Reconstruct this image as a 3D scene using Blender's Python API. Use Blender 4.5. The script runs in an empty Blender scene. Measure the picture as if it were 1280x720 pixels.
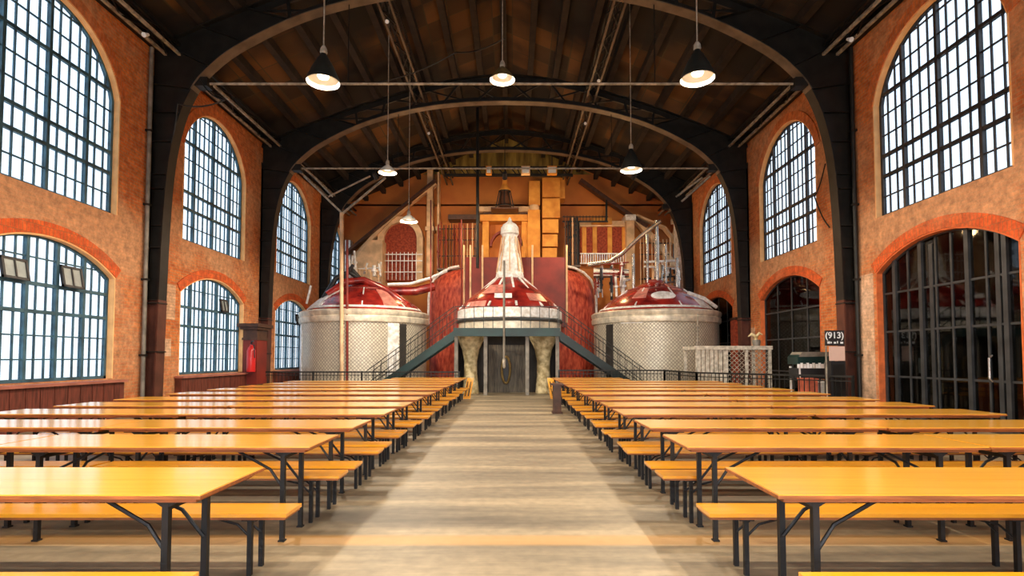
import bpy, math, random
from mathutils import Vector, Matrix
random.seed(7)
C = bpy.context.scene.collection
PI = math.pi
# ------------------------------------------------------------------ camera numbers
F = 680.0; PITCH = math.radians(2.36); SH = 59.0; H = 1.46
def at(x, y, Y):                       # point of the place at depth Y seen at (x, y)
    a = (x-640.5)/F; b = (360+SH-y)/F
    dy = math.cos(PITCH)-b*math.sin(PITCH); dz = b*math.cos(PITCH)+math.sin(PITCH)
    t = Y/dy
    return Vector((a*t, Y, H+t*dz))
XL, XR, CX = -9.8, 9.2, -0.3
YB, YF = 31.4, -7.0                    # back wall, wall behind the camera
# ------------------------------------------------------------------ materials
def nodes(name):
    m = bpy.data.materials.new(name); m.use_nodes = True
    nt = m.node_tree; b = nt.nodes['Principled BSDF']
    return m, nt, b
def N(nt, t, **k):
    n = nt.nodes.new(t)
    for a, v in k.items(): setattr(n, a, v)
    return n
def col4(c): return (c[0], c[1], c[2], 1)
def mat(name, c, rough=.6, metal=0., var=.25, scale=6., bump=.0, c2=None, stretch=(1,1,1), emis=None, es=0, coat=0):
    m, nt, b = nodes(name)
    tc = N(nt, 'ShaderNodeTexCoord'); mp = N(nt, 'ShaderNodeMapping')
    mp.inputs['Scale'].default_value = stretch
    no = N(nt, 'ShaderNodeTexNoise'); no.inputs['Scale'].default_value = scale; no.inputs['Detail'].default_value = 5
    nt.links.new(tc.outputs['Object'], mp.inputs[0]); nt.links.new(mp.outputs[0], no.inputs['Vector'])
    rp = N(nt, 'ShaderNodeValToRGB')
    d = c2 if c2 else tuple(v*(1-var) for v in c)
    e = c if c2 else tuple(min(1, v*(1+var)) for v in c)
    rp.color_ramp.elements[0].color = col4(d); rp.color_ramp.elements[0].position = .35
    rp.color_ramp.elements[1].color = col4(e); rp.color_ramp.elements[1].position = .65
    nt.links.new(no.outputs['Fac'], rp.inputs[0]); nt.links.new(rp.outputs[0], b.inputs['Base Color'])
    b.inputs['Roughness'].default_value = rough; b.inputs['Metallic'].default_value = metal
    if coat: b.inputs['Coat Weight'].default_value = coat; b.inputs['Coat Roughness'].default_value = .18
    if bump:
        bp = N(nt, 'ShaderNodeBump'); bp.inputs['Strength'].default_value = bump; bp.inputs['Distance'].default_value = .02
        nt.links.new(no.outputs['Fac'], bp.inputs['Height']); nt.links.new(bp.outputs[0], b.inputs['Normal'])
    if emis:
        b.inputs['Emission Color'].default_value = col4(emis); b.inputs['Emission Strength'].default_value = es
    return m
def brick(name, ca, cb, tan, mortar, axes='YZ', patch=.5, bw=.26, bh=.085):
    m, nt, b = nodes(name)
    tc = N(nt, 'ShaderNodeTexCoord'); sp = N(nt, 'ShaderNodeSeparateXYZ'); cb_ = N(nt, 'ShaderNodeCombineXYZ')
    nt.links.new(tc.outputs['Object'], sp.inputs[0])
    nt.links.new(sp.outputs[axes[0]], cb_.inputs[0]); nt.links.new(sp.outputs[axes[1]], cb_.inputs[1])
    br = N(nt, 'ShaderNodeTexBrick'); br.inputs['Scale'].default_value = 1
    br.inputs['Brick Width'].default_value = bw; br.inputs['Row Height'].default_value = bh
    br.inputs['Mortar Size'].default_value = .008; br.inputs['Mortar Smooth'].default_value = .3; br.inputs['Bias'].default_value = 0
    br.inputs['Color1'].default_value = col4(ca); br.inputs['Color2'].default_value = col4(cb); br.inputs['Mortar'].default_value = col4(mortar)
    nt.links.new(cb_.outputs[0], br.inputs['Vector'])
    no = N(nt, 'ShaderNodeTexNoise'); no.inputs['Scale'].default_value = .33; no.inputs['Detail'].default_value = 7; no.inputs['Roughness'].default_value = .62
    nt.links.new(tc.outputs['Object'], no.inputs['Vector'])
    rp = N(nt, 'ShaderNodeValToRGB'); rp.color_ramp.elements[0].position = patch; rp.color_ramp.elements[1].position = patch+.14
    rp.color_ramp.elements[1].color = (.75, .75, .75, 1)
    zz = N(nt, 'ShaderNodeMath', operation='SUBTRACT'); zz.inputs[1].default_value = 4.75; nt.links.new(sp.outputs['Z'], zz.inputs[0])
    za = N(nt, 'ShaderNodeMath', operation='ABSOLUTE'); nt.links.new(zz.outputs[0], za.inputs[0])
    zr = N(nt, 'ShaderNodeMapRange'); zr.inputs['From Min'].default_value = .3; zr.inputs['From Max'].default_value = 1.3
    zr.inputs['To Min'].default_value = .10; zr.inputs['To Max'].default_value = 0; nt.links.new(za.outputs[0], zr.inputs['Value'])
    ad = N(nt, 'ShaderNodeMath', operation='ADD'); nt.links.new(no.outputs['Fac'], ad.inputs[0]); nt.links.new(zr.outputs[0], ad.inputs[1])
    nt.links.new(ad.outputs[0], rp.inputs[0])
    mx = N(nt, 'ShaderNodeMix', data_type='RGBA'); mx.inputs['B'].default_value = col4(tan)
    nt.links.new(rp.outputs[0], mx.inputs['Factor']); nt.links.new(br.outputs['Color'], mx.inputs['A'])
    n2 = N(nt, 'ShaderNodeTexNoise'); n2.inputs['Scale'].default_value = 5.5; n2.inputs['Detail'].default_value = 8; n2.inputs['Roughness'].default_value = .75
    nt.links.new(tc.outputs['Object'], n2.inputs['Vector'])
    r2 = N(nt, 'ShaderNodeMapRange'); r2.inputs['From Min'].default_value = .3; r2.inputs['From Max'].default_value = .7
    r2.inputs['To Min'].default_value = .5; r2.inputs['To Max'].default_value = 1.35
    nt.links.new(n2.outputs['Fac'], r2.inputs['Value'])
    mu = N(nt, 'ShaderNodeVectorMath', operation='SCALE')
    nt.links.new(mx.outputs['Result'], mu.inputs[0]); nt.links.new(r2.outputs[0], mu.inputs['Scale'])
    nt.links.new(mu.outputs[0], b.inputs['Base Color']); b.inputs['Roughness'].default_value = .85
    bp = N(nt, 'ShaderNodeBump'); bp.inputs['Strength'].default_value = .6; bp.inputs['Distance'].default_value = .015
    iv = N(nt, 'ShaderNodeMath', operation='SUBTRACT'); iv.inputs[0].default_value = 1
    nt.links.new(br.outputs['Fac'], iv.inputs[1]); nt.links.new(iv.outputs[0], bp.inputs['Height']); nt.links.new(bp.outputs[0], b.inputs['Normal'])
    return m
M = {}
M['brick'] = brick('orange_brick', (.66, .20, .045), (.50, .115, .025), (.60, .33, .17), (.46, .25, .12), patch=.475)
M['arch_soft'] = brick('orange_arch_brick', (.66, .19, .045), (.56, .13, .03), (.62, .3, .15), (.5, .2, .09), patch=.55, bw=.09, bh=.2)
M['arch_brick'] = brick('red_arch_brick', (.74, .13, .02), (.62, .09, .015), (.6, .2, .08), (.42, .12, .04), patch=.62, bw=.09, bh=.2)
M['redjamb'] = mat('red_orange_jamb', (.62, .14, .035), .8, var=.2, scale=5, bump=.3)
M['rust'] = mat('red_brown_column_paint', (.095, .030, .018), .5, .2, .35, 2)
M['oldwhite'] = mat('weathered_white_timber', (.62, .58, .50), .6, 0, .5, 9, c2=(.30, .27, .22))
M['peach'] = mat('peach_reveal_plaster', (.95, .52, .22), .8, var=.12, scale=4, bump=.2)
M['steel'] = mat('blackened_steel', (.013, .012, .010), .5, .3, .4, 3)
M['flange'] = mat('worn_steel_flange', (.13, .10, .07), .5, .3, .35, 2)
M['rail'] = mat('pale_dusty_steel', (.34, .30, .24), .55, .2, .4, 7)
M['frame'] = mat('blue_green_window_steel', (.045, .11, .15), .5, .2, .4, 3)
M['frame_dark'] = mat('dark_window_steel', (.035, .03, .03), .5, .2, .4, 3)
M['door_steel'] = mat('dark_grey_door_steel', (.05, .052, .055), .4, .4, .3, 3)
M['leg'] = mat('black_leg_steel', (.006, .006, .007), .55, .1, .3, 5)
M['mahogany'] = mat('dark_red_brown_wainscot', (.13, .030, .018), .45, 0, .4, 3, stretch=(1, 8, 1))
M['cap'] = mat('pink_red_sill_wood', (.36, .12, .08), .5, 0, .2, 3)
M['purlin'] = mat('dark_purlin_timber', (.022, .014, .009), .8, 0, .4, 3)
M['tank_rim'] = mat('cream_tank_rim', (.74, .67, .54), .4, .3, .25, 4)
M['red'] = mat('red_vessel_paint', (.42, .03, .02), .26, .1, .35, 2.2, coat=.5, c2=(.15, .010, .010))
M['red_wall'] = mat('weathered_red_panels', (.62, .12, .06), .5, 0, .5, 5, bump=.4, c2=(.26, .018, .012), stretch=(1.6, 1.6, .55))
M['dark_red'] = mat('dark_red_wall_paint', (.20, .018, .010), .5, 0, .3, 1.2)
M['pinkish'] = mat('pink_red_dome_highlight', (.66, .24, .19), .3, .1, .3, 5)  # tone of the reflections painted on the domes
M['white'] = mat('chipped_white_paint', (.90, .85, .78), .45, .1, .3, 6)
M['chrome'] = mat('bright_pipe_steel', (.62, .58, .52), .25, .9, .3, 4)
M['orange'] = mat('orange_plaster', (.62, .22, .045), .8, 0, .2, .5, c2=(.42, .125, .03))
M['ochre'] = mat('ochre_painted_stone', (.78, .36, .06), .7, 0, .25, 2, c2=(.6, .22, .03))
M['cream'] = mat('cream_peach_stone', (.72, .48, .28), .75, 0, .25, 2)
M['green'] = mat('dark_green_steel', (.002, .010, .0095), .4, .2, .3, 2)
M['green_light'] = mat('teal_stair_paint', (.003, .024, .022), .4, .1, .3, 2)
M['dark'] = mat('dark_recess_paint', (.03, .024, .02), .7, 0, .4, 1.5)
M['pillar'] = mat('mottled_cream_pillar', (.82, .70, .42), .7, 0, .4, 5, c2=(.36, .27, .12))
M['grey_post'] = mat('grey_post_paint', (.2, .18, .15), .5, .2, .3, 4)
M['recess'] = mat('dim_recess_panel', (.085, .07, .05), .6, 0, .5, 4, stretch=(6, 1, .6))
M['bronze'] = mat('bronze_ring', (.32, .22, .08), .4, .7, .3, 5)
M['lattice_red'] = mat('red_brick_infill', (.42, .07, .025), .8, 0, .45, 9, c2=(.2, .025, .01))
M['ext_red'] = mat('extinguisher_red', (.6, .02, .02), .3, 0, .1, 2)
M['black'] = mat('matt_black', (.012, .012, .014), .5, 0, .2, 3)
M['paper'] = mat('pale_pink_paper', (.72, .5, .42), .8, 0, .06, 2)
M['letter'] = mat('white_lettering', (.8, .85, .88), .6, 0, .02, 2)
M['shade'] = mat('dark_green_lamp_enamel', (.02, .022, .02), .35, .2, .2, 3)
M['shade_in'] = mat('white_lamp_enamel', (.7, .66, .58), .4, 0, .05, 3)
M['bulb'] = mat('lit_bulb_glass', (1, .9, .75), .4, 0, .02, 3, emis=(1, .86, .66), es=3.0)
M['brown'] = mat('dark_brown_timber', (.07, .028, .015), .5, 0, .4, 4)
M['boxred'] = mat('faded_red_crate', (.55, .12, .06), .6, 0, .3, 4)
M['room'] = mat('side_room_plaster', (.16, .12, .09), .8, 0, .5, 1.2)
# yellow varnished planks
def plank(name, c, c2, rough=.26):
    m, nt, b = nodes(name)
    tc = N(nt, 'ShaderNodeTexCoord'); mp = N(nt, 'ShaderNodeMapping'); mp.inputs['Scale'].default_value = (.8, 14, 6)
    no = N(nt, 'ShaderNodeTexNoise'); no.inputs['Scale'].default_value = 1.6; no.inputs['Detail'].default_value = 6
    nt.links.new(tc.outputs['Object'], mp.inputs[0]); nt.links.new(mp.outputs[0], no.inputs['Vector'])
    rp = N(nt, 'ShaderNodeValToRGB'); rp.color_ramp.elements[0].position = .32; rp.color_ramp.elements[1].position = .66
    rp.color_ramp.elements[0].color = col4(c2); rp.color_ramp.elements[1].color = col4(c)
    nt.links.new(no.outputs['Fac'], rp.inputs[0])
    oi = N(nt, 'ShaderNodeObjectInfo'); hs = N(nt, 'ShaderNodeHueSaturation')
    mr = N(nt, 'ShaderNodeMapRange'); mr.inputs['To Min'].default_value = .88; mr.inputs['To Max'].default_value = 1.1
    nt.links.new(oi.outputs['Random'], mr.inputs['Value']); nt.links.new(mr.outputs[0], hs.inputs['Value'])
    nt.links.new(rp.outputs[0], hs.inputs['Color']); nt.links.new(hs.outputs[0], b.inputs['Base Color'])
    b.inputs['Roughness'].default_value = rough + .1; b.inputs['Specular IOR Level'].default_value = .5
    b.inputs['Coat Weight'].default_value = 1; b.inputs['Coat Roughness'].default_value = rough*.75; b.inputs['Coat IOR'].default_value = 1.62
    return m
M['top'] = plank('yellow_varnished_planks', (.96, .49, .045), (.88, .40, .025), .20)
M['seat'] = plank('orange_varnished_planks', (.95, .43, .020), (.87, .35, .012), .24)
M['edge'] = mat('brown_table_edge', (.30, .09, .02), .5, 0, .3, 4, stretch=(1, 8, 8))
# floor: worn concrete, crosswise shadow streaks put into its colour, and a painted line
def floor_mat():
    m, nt, b = nodes('worn_shaded_concrete')
    tc = N(nt, 'ShaderNodeTexCoord'); mp = N(nt, 'ShaderNodeMapping'); mp.inputs['Scale'].default_value = (.16, 1.3, 1)
    n1 = N(nt, 'ShaderNodeTexNoise'); n1.inputs['Scale'].default_value = 1.3; n1.inputs['Detail'].default_value = 8; n1.inputs['Roughness'].default_value = .62
    nt.links.new(tc.outputs['Object'], mp.inputs[0]); nt.links.new(mp.outputs[0], n1.inputs['Vector'])
    r1 = N(nt, 'ShaderNodeValToRGB'); e = r1.color_ramp.elements
    e[0].position = .34; e[0].color = (.085, .066, .045, 1); e[1].position = .64; e[1].color = (.33, .255, .16, 1)
    x = e.new(.5); x.color = (.19, .15, .098, 1)
    nt.links.new(n1.outputs['Fac'], r1.inputs[0])
    n2 = N(nt, 'ShaderNodeTexNoise'); n2.inputs['Scale'].default_value = 9; n2.inputs['Detail'].default_value = 8
    nt.links.new(tc.outputs['Object'], n2.inputs['Vector'])
    mr = N(nt, 'ShaderNodeMapRange'); mr.inputs['From Min'].default_value = .3; mr.inputs['From Max'].default_value = .7
    mr.inputs['To Min'].default_value = .82; mr.inputs['To Max'].default_value = 1.15
    nt.links.new(n2.outputs['Fac'], mr.inputs['Value'])
    mu = N(nt, 'ShaderNodeVectorMath', operation='SCALE'); nt.links.new(r1.outputs[0], mu.inputs[0]); nt.links.new(mr.outputs[0], mu.inputs['Scale'])
    sp = N(nt, 'ShaderNodeSeparateXYZ'); nt.links.new(tc.outputs['Object'], sp.inputs[0])
    s1 = N(nt, 'ShaderNodeMath', operation='SUBTRACT'); s1.inputs[1].default_value = 4.42; nt.links.new(sp.outputs['Y'], s1.inputs[0])
    s2 = N(nt, 'ShaderNodeMath', operation='ABSOLUTE'); nt.links.new(s1.outputs[0], s2.inputs[0])
    s3 = N(nt, 'ShaderNodeMapRange'); s3.inputs['From Min'].default_value = .08; s3.inputs['From Max'].default_value = .15
    s3.inputs['To Min'].default_value = .62; s3.inputs['To Max'].default_value = 0; nt.links.new(s2.outputs[0], s3.inputs['Value'])
    mx = N(nt, 'ShaderNodeMix', data_type='RGBA'); mx.inputs['B'].default_value = (.50, .26, .07, 1)
    nt.links.new(s3.outputs[0], mx.inputs['Factor']); nt.links.new(mu.outputs[0], mx.inputs['A']); nt.links.new(mx.outputs['Result'], b.inputs['Base Color'])
    b.inputs['Roughness'].default_value = .5
    bp = N(nt, 'ShaderNodeBump'); bp.inputs['Strength'].default_value = .15; bp.inputs['Distance'].default_value = .01
    nt.links.new(n2.outputs['Fac'], bp.inputs['Height']); nt.links.new(bp.outputs[0], b.inputs['Normal'])
    return m
M['floor'] = floor_mat()
# roof boards
def roof_mat():
    m, nt, b = nodes('old_roof_boards')
    tc = N(nt, 'ShaderNodeTexCoord'); sp = N(nt, 'ShaderNodeSeparateXYZ'); cb = N(nt, 'ShaderNodeCombineXYZ')
    nt.links.new(tc.outputs['Object'], sp.inputs[0]); nt.links.new(sp.outputs['X'], cb.inputs[0]); nt.links.new(sp.outputs['Y'], cb.inputs[1])
    br = N(nt, 'ShaderNodeTexBrick'); br.inputs['Scale'].default_value = 1; br.inputs['Brick Width'].default_value = .75; br.inputs['Row Height'].default_value = 1.1
    br.offset = 0; br.inputs['Mortar Size'].default_value = .02
    br.inputs['Color1'].default_value = (.027, .0125, .005, 1); br.inputs['Color2'].default_value = (.004, .0025, .002, 1); br.inputs['Mortar'].default_value = (.01, .008, .006, 1)
    nt.links.new(cb.outputs[0], br.inputs['Vector'])
    no = N(nt, 'ShaderNodeTexNoise'); no.inputs['Scale'].default_value = .22; no.inputs['Detail'].default_value = 4
    nt.links.new(tc.outputs['Object'], no.inputs['Vector'])
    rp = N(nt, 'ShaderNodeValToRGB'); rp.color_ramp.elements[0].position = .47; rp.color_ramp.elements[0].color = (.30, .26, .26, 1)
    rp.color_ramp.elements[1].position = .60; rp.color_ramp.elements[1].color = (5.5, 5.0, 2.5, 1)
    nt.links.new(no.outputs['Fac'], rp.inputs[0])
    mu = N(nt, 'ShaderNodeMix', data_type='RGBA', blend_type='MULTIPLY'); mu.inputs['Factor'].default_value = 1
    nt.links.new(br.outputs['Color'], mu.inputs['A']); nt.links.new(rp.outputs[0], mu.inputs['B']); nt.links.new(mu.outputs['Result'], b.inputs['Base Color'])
    b.inputs['Roughness'].default_value = .8
    return m
M['roof'] = roof_mat()
# diamond-quilted steel jacket
def quilt():
    m, nt, b = nodes('diamond_quilted_steel')
    tc = N(nt, 'ShaderNodeTexCoord'); sp = N(nt, 'ShaderNodeSeparateXYZ'); nt.links.new(tc.outputs['Object'], sp.inputs[0])
    at2 = N(nt, 'ShaderNodeMath', operation='ARCTAN2'); nt.links.new(sp.outputs['Y'], at2.inputs[0]); nt.links.new(sp.outputs['X'], at2.inputs[1])
    u = N(nt, 'ShaderNodeMath', operation='MULTIPLY'); u.inputs[1].default_value = 2.75; nt.links.new(at2.outputs[0], u.inputs[0])
    cb = N(nt, 'ShaderNodeCombineXYZ'); nt.links.new(u.outputs[0], cb.inputs[0]); nt.links.new(sp.outputs['Z'], cb.inputs[1])
    mp = N(nt, 'ShaderNodeMapping'); mp.inputs['Rotation'].default_value = (0, 0, PI/4); mp.inputs['Scale'].default_value = (1, 1, 1)
    nt.links.new(cb.outputs[0], mp.inputs[0])
    br = N(nt, 'ShaderNodeTexBrick'); br.offset = 0; br.inputs['Scale'].default_value = 1
    br.inputs['Brick Width'].default_value = .105; br.inputs['Row Height'].default_value = .105; br.inputs['Mortar Size'].default_value = .018; br.inputs['Mortar Smooth'].default_value = .9
    br.inputs['Color1'].default_value = (.80, .74, .60, 1); br.inputs['Color2'].default_value = (.66, .60, .49, 1); br.inputs['Mortar'].default_value = (.30, .26, .20, 1)
    nt.links.new(mp.outputs[0], br.inputs['Vector']); nt.links.new(br.outputs['Color'], b.inputs['Base Color'])
    b.inputs['Metallic'].default_value = .25; b.inputs['Roughness'].default_value = .36
    bp = N(nt, 'ShaderNodeBump'); bp.inputs['Strength'].default_value = .8; bp.inputs['Distance'].default_value = .02; bp.invert = True
    nt.links.new(br.outputs['Fac'], bp.inputs['Height']); nt.links.new(bp.outputs[0], b.inputs['Normal'])
    return m
M['quilt'] = quilt()
def glass(name, tint, refl, rough=.03):
    m, nt, b = nodes(name)
    tr = N(nt, 'ShaderNodeBsdfTransparent'); tr.inputs[0].default_value = col4(tint)
    gl = N(nt, 'ShaderNodeBsdfGlossy'); gl.inputs['Roughness'].default_value = rough
    mx = N(nt, 'ShaderNodeMixShader'); mx.inputs[0].default_value = refl
    no = N(nt, 'ShaderNodeTexNoise'); no.inputs['Scale'].default_value = 1.2
    mr = N(nt, 'ShaderNodeMapRange'); mr.inputs['To Min'].default_value = refl*.6; mr.inputs['To Max'].default_value = refl*1.4
    nt.links.new(no.outputs['Fac'], mr.inputs['Value']); nt.links.new(mr.outputs[0], mx.inputs[0])
    nt.links.new(tr.outputs[0], mx.inputs[1]); nt.links.new(gl.outputs[0], mx.inputs[2])
    nt.links.new(mx.outputs[0], nt.nodes['Material Output'].inputs[0]); nt.nodes.remove(b)
    return m
M['glass'] = glass('tinted_window_glass', (.37, .405, .44), .06)  # tint dims and cools the sky seen through the panes
M['clear'] = glass('clear_window_glass', (.95, .97, 1), .05)
M['frost'] = mat('grey_frosted_glass', (.30, .34, .34), .35, 0, .3, 2)
M['door_glass'] = glass('dim_door_glass', (.42, .43, .42), .055)
# ------------------------------------------------------------------ mesh helpers
class MB:
    def __init__(s): s.v = []; s.f = []; s.mi = []; s.m = 0
    def add(s, vs, fs):
        o = len(s.v); s.v += [tuple(v) for v in vs]
        for f in fs: s.f.append([i+o for i in f]); s.mi.append(s.m)
        return s
    def hexa(s, p):                    # 8 points: bottom ring 0-3, top ring 4-7
        return s.add(p, [(3,2,1,0),(4,5,6,7),(0,1,5,4),(1,2,6,5),(2,3,7,6),(3,0,4,7)])
    def box(s, x0, y0, z0, x1, y1, z1):
        return s.hexa([(x0,y0,z0),(x1,y0,z0),(x1,y1,z0),(x0,y1,z0),(x0,y0,z1),(x1,y0,z1),(x1,y1,z1),(x0,y1,z1)])
    def cbox(s, x, y, z, w, d, h): return s.box(x-w/2, y-d/2, z, x+w/2, y+d/2, z+h)
    def bar(s, a, b, w, h=None):       # square bar between points
        a = Vector(a); b = Vector(b); h = h or w; d = (b-a).normalized()
        up = Vector((0,0,1)) if abs(d.z) < .95 else Vector((0,1,0))
        r = d.cross(up).normalized(); u = r.cross(d).normalized()
        r *= w/2; u *= h/2
        return s.hexa([a-r-u, a+r-u, a+r+u, a-r+u, b-r-u, b+r-u, b+r+u, b-r+u])
    def tube(s, pts, rad, n=8, cap=True):
        pts = [Vector(p) for p in pts]; rad = rad if isinstance(rad, (list, tuple)) else [rad]*len(pts)
        vs = []; fs = []; prev = None
        for i, p in enumerate(pts):
            d = (pts[min(i+1, len(pts)-1)]-pts[max(i-1, 0)]).normalized()
            if prev is None:
                up = Vector((0,0,1)) if abs(d.z) < .9 else Vector((1,0,0))
                r = d.cross(up).normalized()
            else: r = (prev-d*prev.dot(d)).normalized()
            prev = r; u = d.cross(r)
            for k in range(n):
                a = 2*PI*k/n; vs.append(p+(r*math.cos(a)+u*math.sin(a))*rad[i])
        for i in range(len(pts)-1):
            for k in range(n):
                a = i*n+k; b = i*n+(k+1) % n; fs.append((a, b, b+n, a+n))
        if cap: fs.append(tuple(range(n-1, -1, -1))); fs.append(tuple(range((len(pts)-1)*n, len(pts)*n)))
        return s.add(vs, fs)
    def lathe(s, prof, n=32, c=(0,0,0), sx=1, sy=1, a0=0, a1=2*PI, cap=False):
        full = abs(a1-a0-2*PI) < 1e-6; cols = n if full else n+1
        vs = []; fs = []
        for r, z in prof:
            for k in range(cols):
                a = a0+(a1-a0)*k/n; vs.append((c[0]+r*sx*math.cos(a), c[1]+r*sy*math.sin(a), c[2]+z))
        for i in range(len(prof)-1):
            for k in range(n):
                a = i*cols+k; b = i*cols+(k+1) % cols
                fs.append((a, b, b+cols, a+cols))
        if cap: fs.append(tuple(range(n-1, -1, -1))); fs.append(tuple(range((len(prof)-1)*cols, len(prof)*cols)))
        return s.add(vs, fs)
    def prism(s, poly, axis, a, b):    # poly in the plane normal to axis, extruded a..b
        n = len(poly)
        def P(p, t):
            if axis == 'X': return (t, p[0], p[1])
            if axis == 'Y': return (p[0], t, p[1])
            return (p[0], p[1], t)
        vs = [P(p, a) for p in poly]+[P(p, b) for p in poly]
        fs = [tuple(range(n)), tuple(range(2*n-1, n-1, -1))]+[(i, (i+1) % n, (i+1) % n+n, i+n) for i in range(n)]
        return s.add(vs, fs)
    def band(s, outer, inner, axis, a, b):   # strip between two polylines of equal length
        for i in range(len(outer)-1):
            q = [inner[i], inner[i+1], outer[i+1], outer[i]]
            s.prism(q, axis, a, b)
        return s
    def build(s, name, m, parent=None, smooth=False, loc=None, kind=None):
        me = bpy.data.meshes.new(name); me.from_pydata(s.v, [], s.f)
        import bmesh
        bm = bmesh.new(); bm.from_mesh(me); bmesh.ops.recalc_face_normals(bm, faces=bm.faces); bm.to_mesh(me); bm.free()
        ms = m if isinstance(m, list) else [m]
        for x in ms: me.materials.append(x)
        if len(ms) > 1:
            for p, i in zip(me.polygons, s.mi): p.material_index = i
        if smooth:
            for p in me.polygons: p.use_smooth = True
            try: me.set_sharp_from_angle(angle=math.radians(40))
            except Exception: pass
        o = bpy.data.objects.new(name, me); C.objects.link(o)
        if parent: o.parent = parent
        if loc: o.location = loc
        if kind: o['kind'] = kind
        return o
def tag(o, label, cat, group=None, kind=None):
    o['label'] = label; o['category'] = cat
    if group: o['group'] = group
    if kind: o['kind'] = kind
    return o
def thing(name, label, cat, loc=(0,0,0), rz=0, group=None):
    o = bpy.data.objects.new(name, None); C.objects.link(o); o.location = loc; o.rotation_euler = (0, 0, rz)
    o.empty_display_size = .2
    return tag(o, label, cat, group)
def struct(name, loc=(0,0,0)):
    o = bpy.data.objects.new(name, None); C.objects.link(o); o.location = loc; o['kind'] = 'structure'; return o
def copy_tree(o, parent=None):
    c = o.copy(); C.objects.link(c); c.parent = parent
    for ch in [x for x in KIDS.get(o.name, [])]: 
        copy_tree(ch, c)
    return c
KIDS = {}
def index_kids(root):
    KIDS[root.name] = list(root.children)
    for ch in root.children: index_kids(ch)
# ------------------------------------------------------------------ shell
WT = .24
BAYS = [4.95, 11.45, 17.87, 24.3, 30.0]
def ybay(side, yc): return yc+(.0 if side < 0 else .28)
GLZ = .17                              # how deep the glazing sits
UP = dict(w=3.8, sill=4.98, spring=7.85, rise=1.5)
LO = dict(w=3.8, sill=.95, spring=3.42, rise=.62)
LOR = dict(w=3.9, sill=.0, spring=3.6, rise=.62)
def arch(p, dy):
    h = p['w']/2; r = p['rise']; R = (h*h+r*r)/(2*r); dy = min(abs(dy), h)
    return p['spring']+math.sqrt(max(R*R-dy*dy, 0))-(R-r)
ZW = 10.1
def bay_list(side):
    out = []
    for i, yc in enumerate(BAYS):
        yc = ybay(side, yc); u = dict(UP); l = dict(LO if side < 0 else LOR)
        if i == 4: u['w'] = 2.4; u['rise'] = 1.0; l['w'] = 2.4
        out.append((yc, u, l, i))
    return out
def side_wall(side):
    X0 = XL if side < 0 else XR; X1 = X0+side*WT
    b = MB()
    def seg(ya, yb, iv):
        for (z0a, z0b, z1a, z1b) in iv:
            b.hexa([(X0,ya,z0a),(X1,ya,z0a),(X1,yb,z0b),(X0,yb,z0b),(X0,ya,z1a),(X1,ya,z1a),(X1,yb,z1b),(X0,yb,z1b)])
    y = YF
    for yc, u, l, i in bay_list(side):
        hw = max(u['w'], l['w'])/2
        seg(y, yc-hw, [(-.1,-.1,ZW,ZW)])
        brk = sorted(set([round(yc-hw+2*hw*k/28, 4) for k in range(29)]+[yc-u['w']/2, yc+u['w']/2, yc-l['w']/2, yc+l['w']/2]))
        for ya, yb in zip(brk[:-1], brk[1:]):
            m_ = (ya+yb)/2-yc; cur_a = cur_b = -.1; iv = []
            for p in (l, u):
                if abs(m_) < p['w']/2:
                    if p['sill'] > 0: iv.append((cur_a, cur_b, p['sill'], p['sill']))
                    cur_a, cur_b = arch(p, ya-yc), arch(p, yb-yc)
            iv.append((cur_a, cur_b, ZW, ZW)); seg(ya, yb, iv)
        y = yc+hw
    seg(y, YB+.3, [(-.1,-.1,ZW,ZW)])
    o = b.build('wall_left' if side < 0 else 'wall_right', M['brick'], kind='structure')
    return o
side_wall(-1); side_wall(1)
trim_n = [0]; win_n = [0]
def outline(p, yc, off=0, n=24, z0=None):
    h = p['w']/2; pts = [(yc-h-off, z0 if z0 is not None else p['sill'])]
    r = p['rise']; R = (h*h+r*r)/(2*r); cz = p['spring']+r-R; th = math.asin(min(1, h/R))
    if r > h: th = PI-th
    for k in range(n+1):
        t = -th+2*th*k/n; pts.append((yc+(R+off)*math.sin(t), cz+(R+off)*math.cos(t)))
    pts.append((yc+h+off, z0 if z0 is not None else p['sill']))
    return pts
def surround(side, p, yc, face_band, liner='peach'):
    X0 = XL if side < 0 else XR
    trim_n[0] += 1
    b = MB(); b.band(outline(p, yc, 0), outline(p, yc, -.035), 'X', X0-side*.012, X0+side*(WT-.01))
    b.build('trim_%d' % trim_n[0], M[liner], kind='structure')
    trim_n[0] += 1
    o = outline(p, yc, .27)[1:-1]; i_ = outline(p, yc, .0)[1:-1]
    b = MB(); b.band(o, i_, 'X', X0-side*.03, X0+side*.05)
    b.build('trim_%d' % trim_n[0], M['arch_brick'] if face_band else M['arch_soft'], kind='structure')
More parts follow.
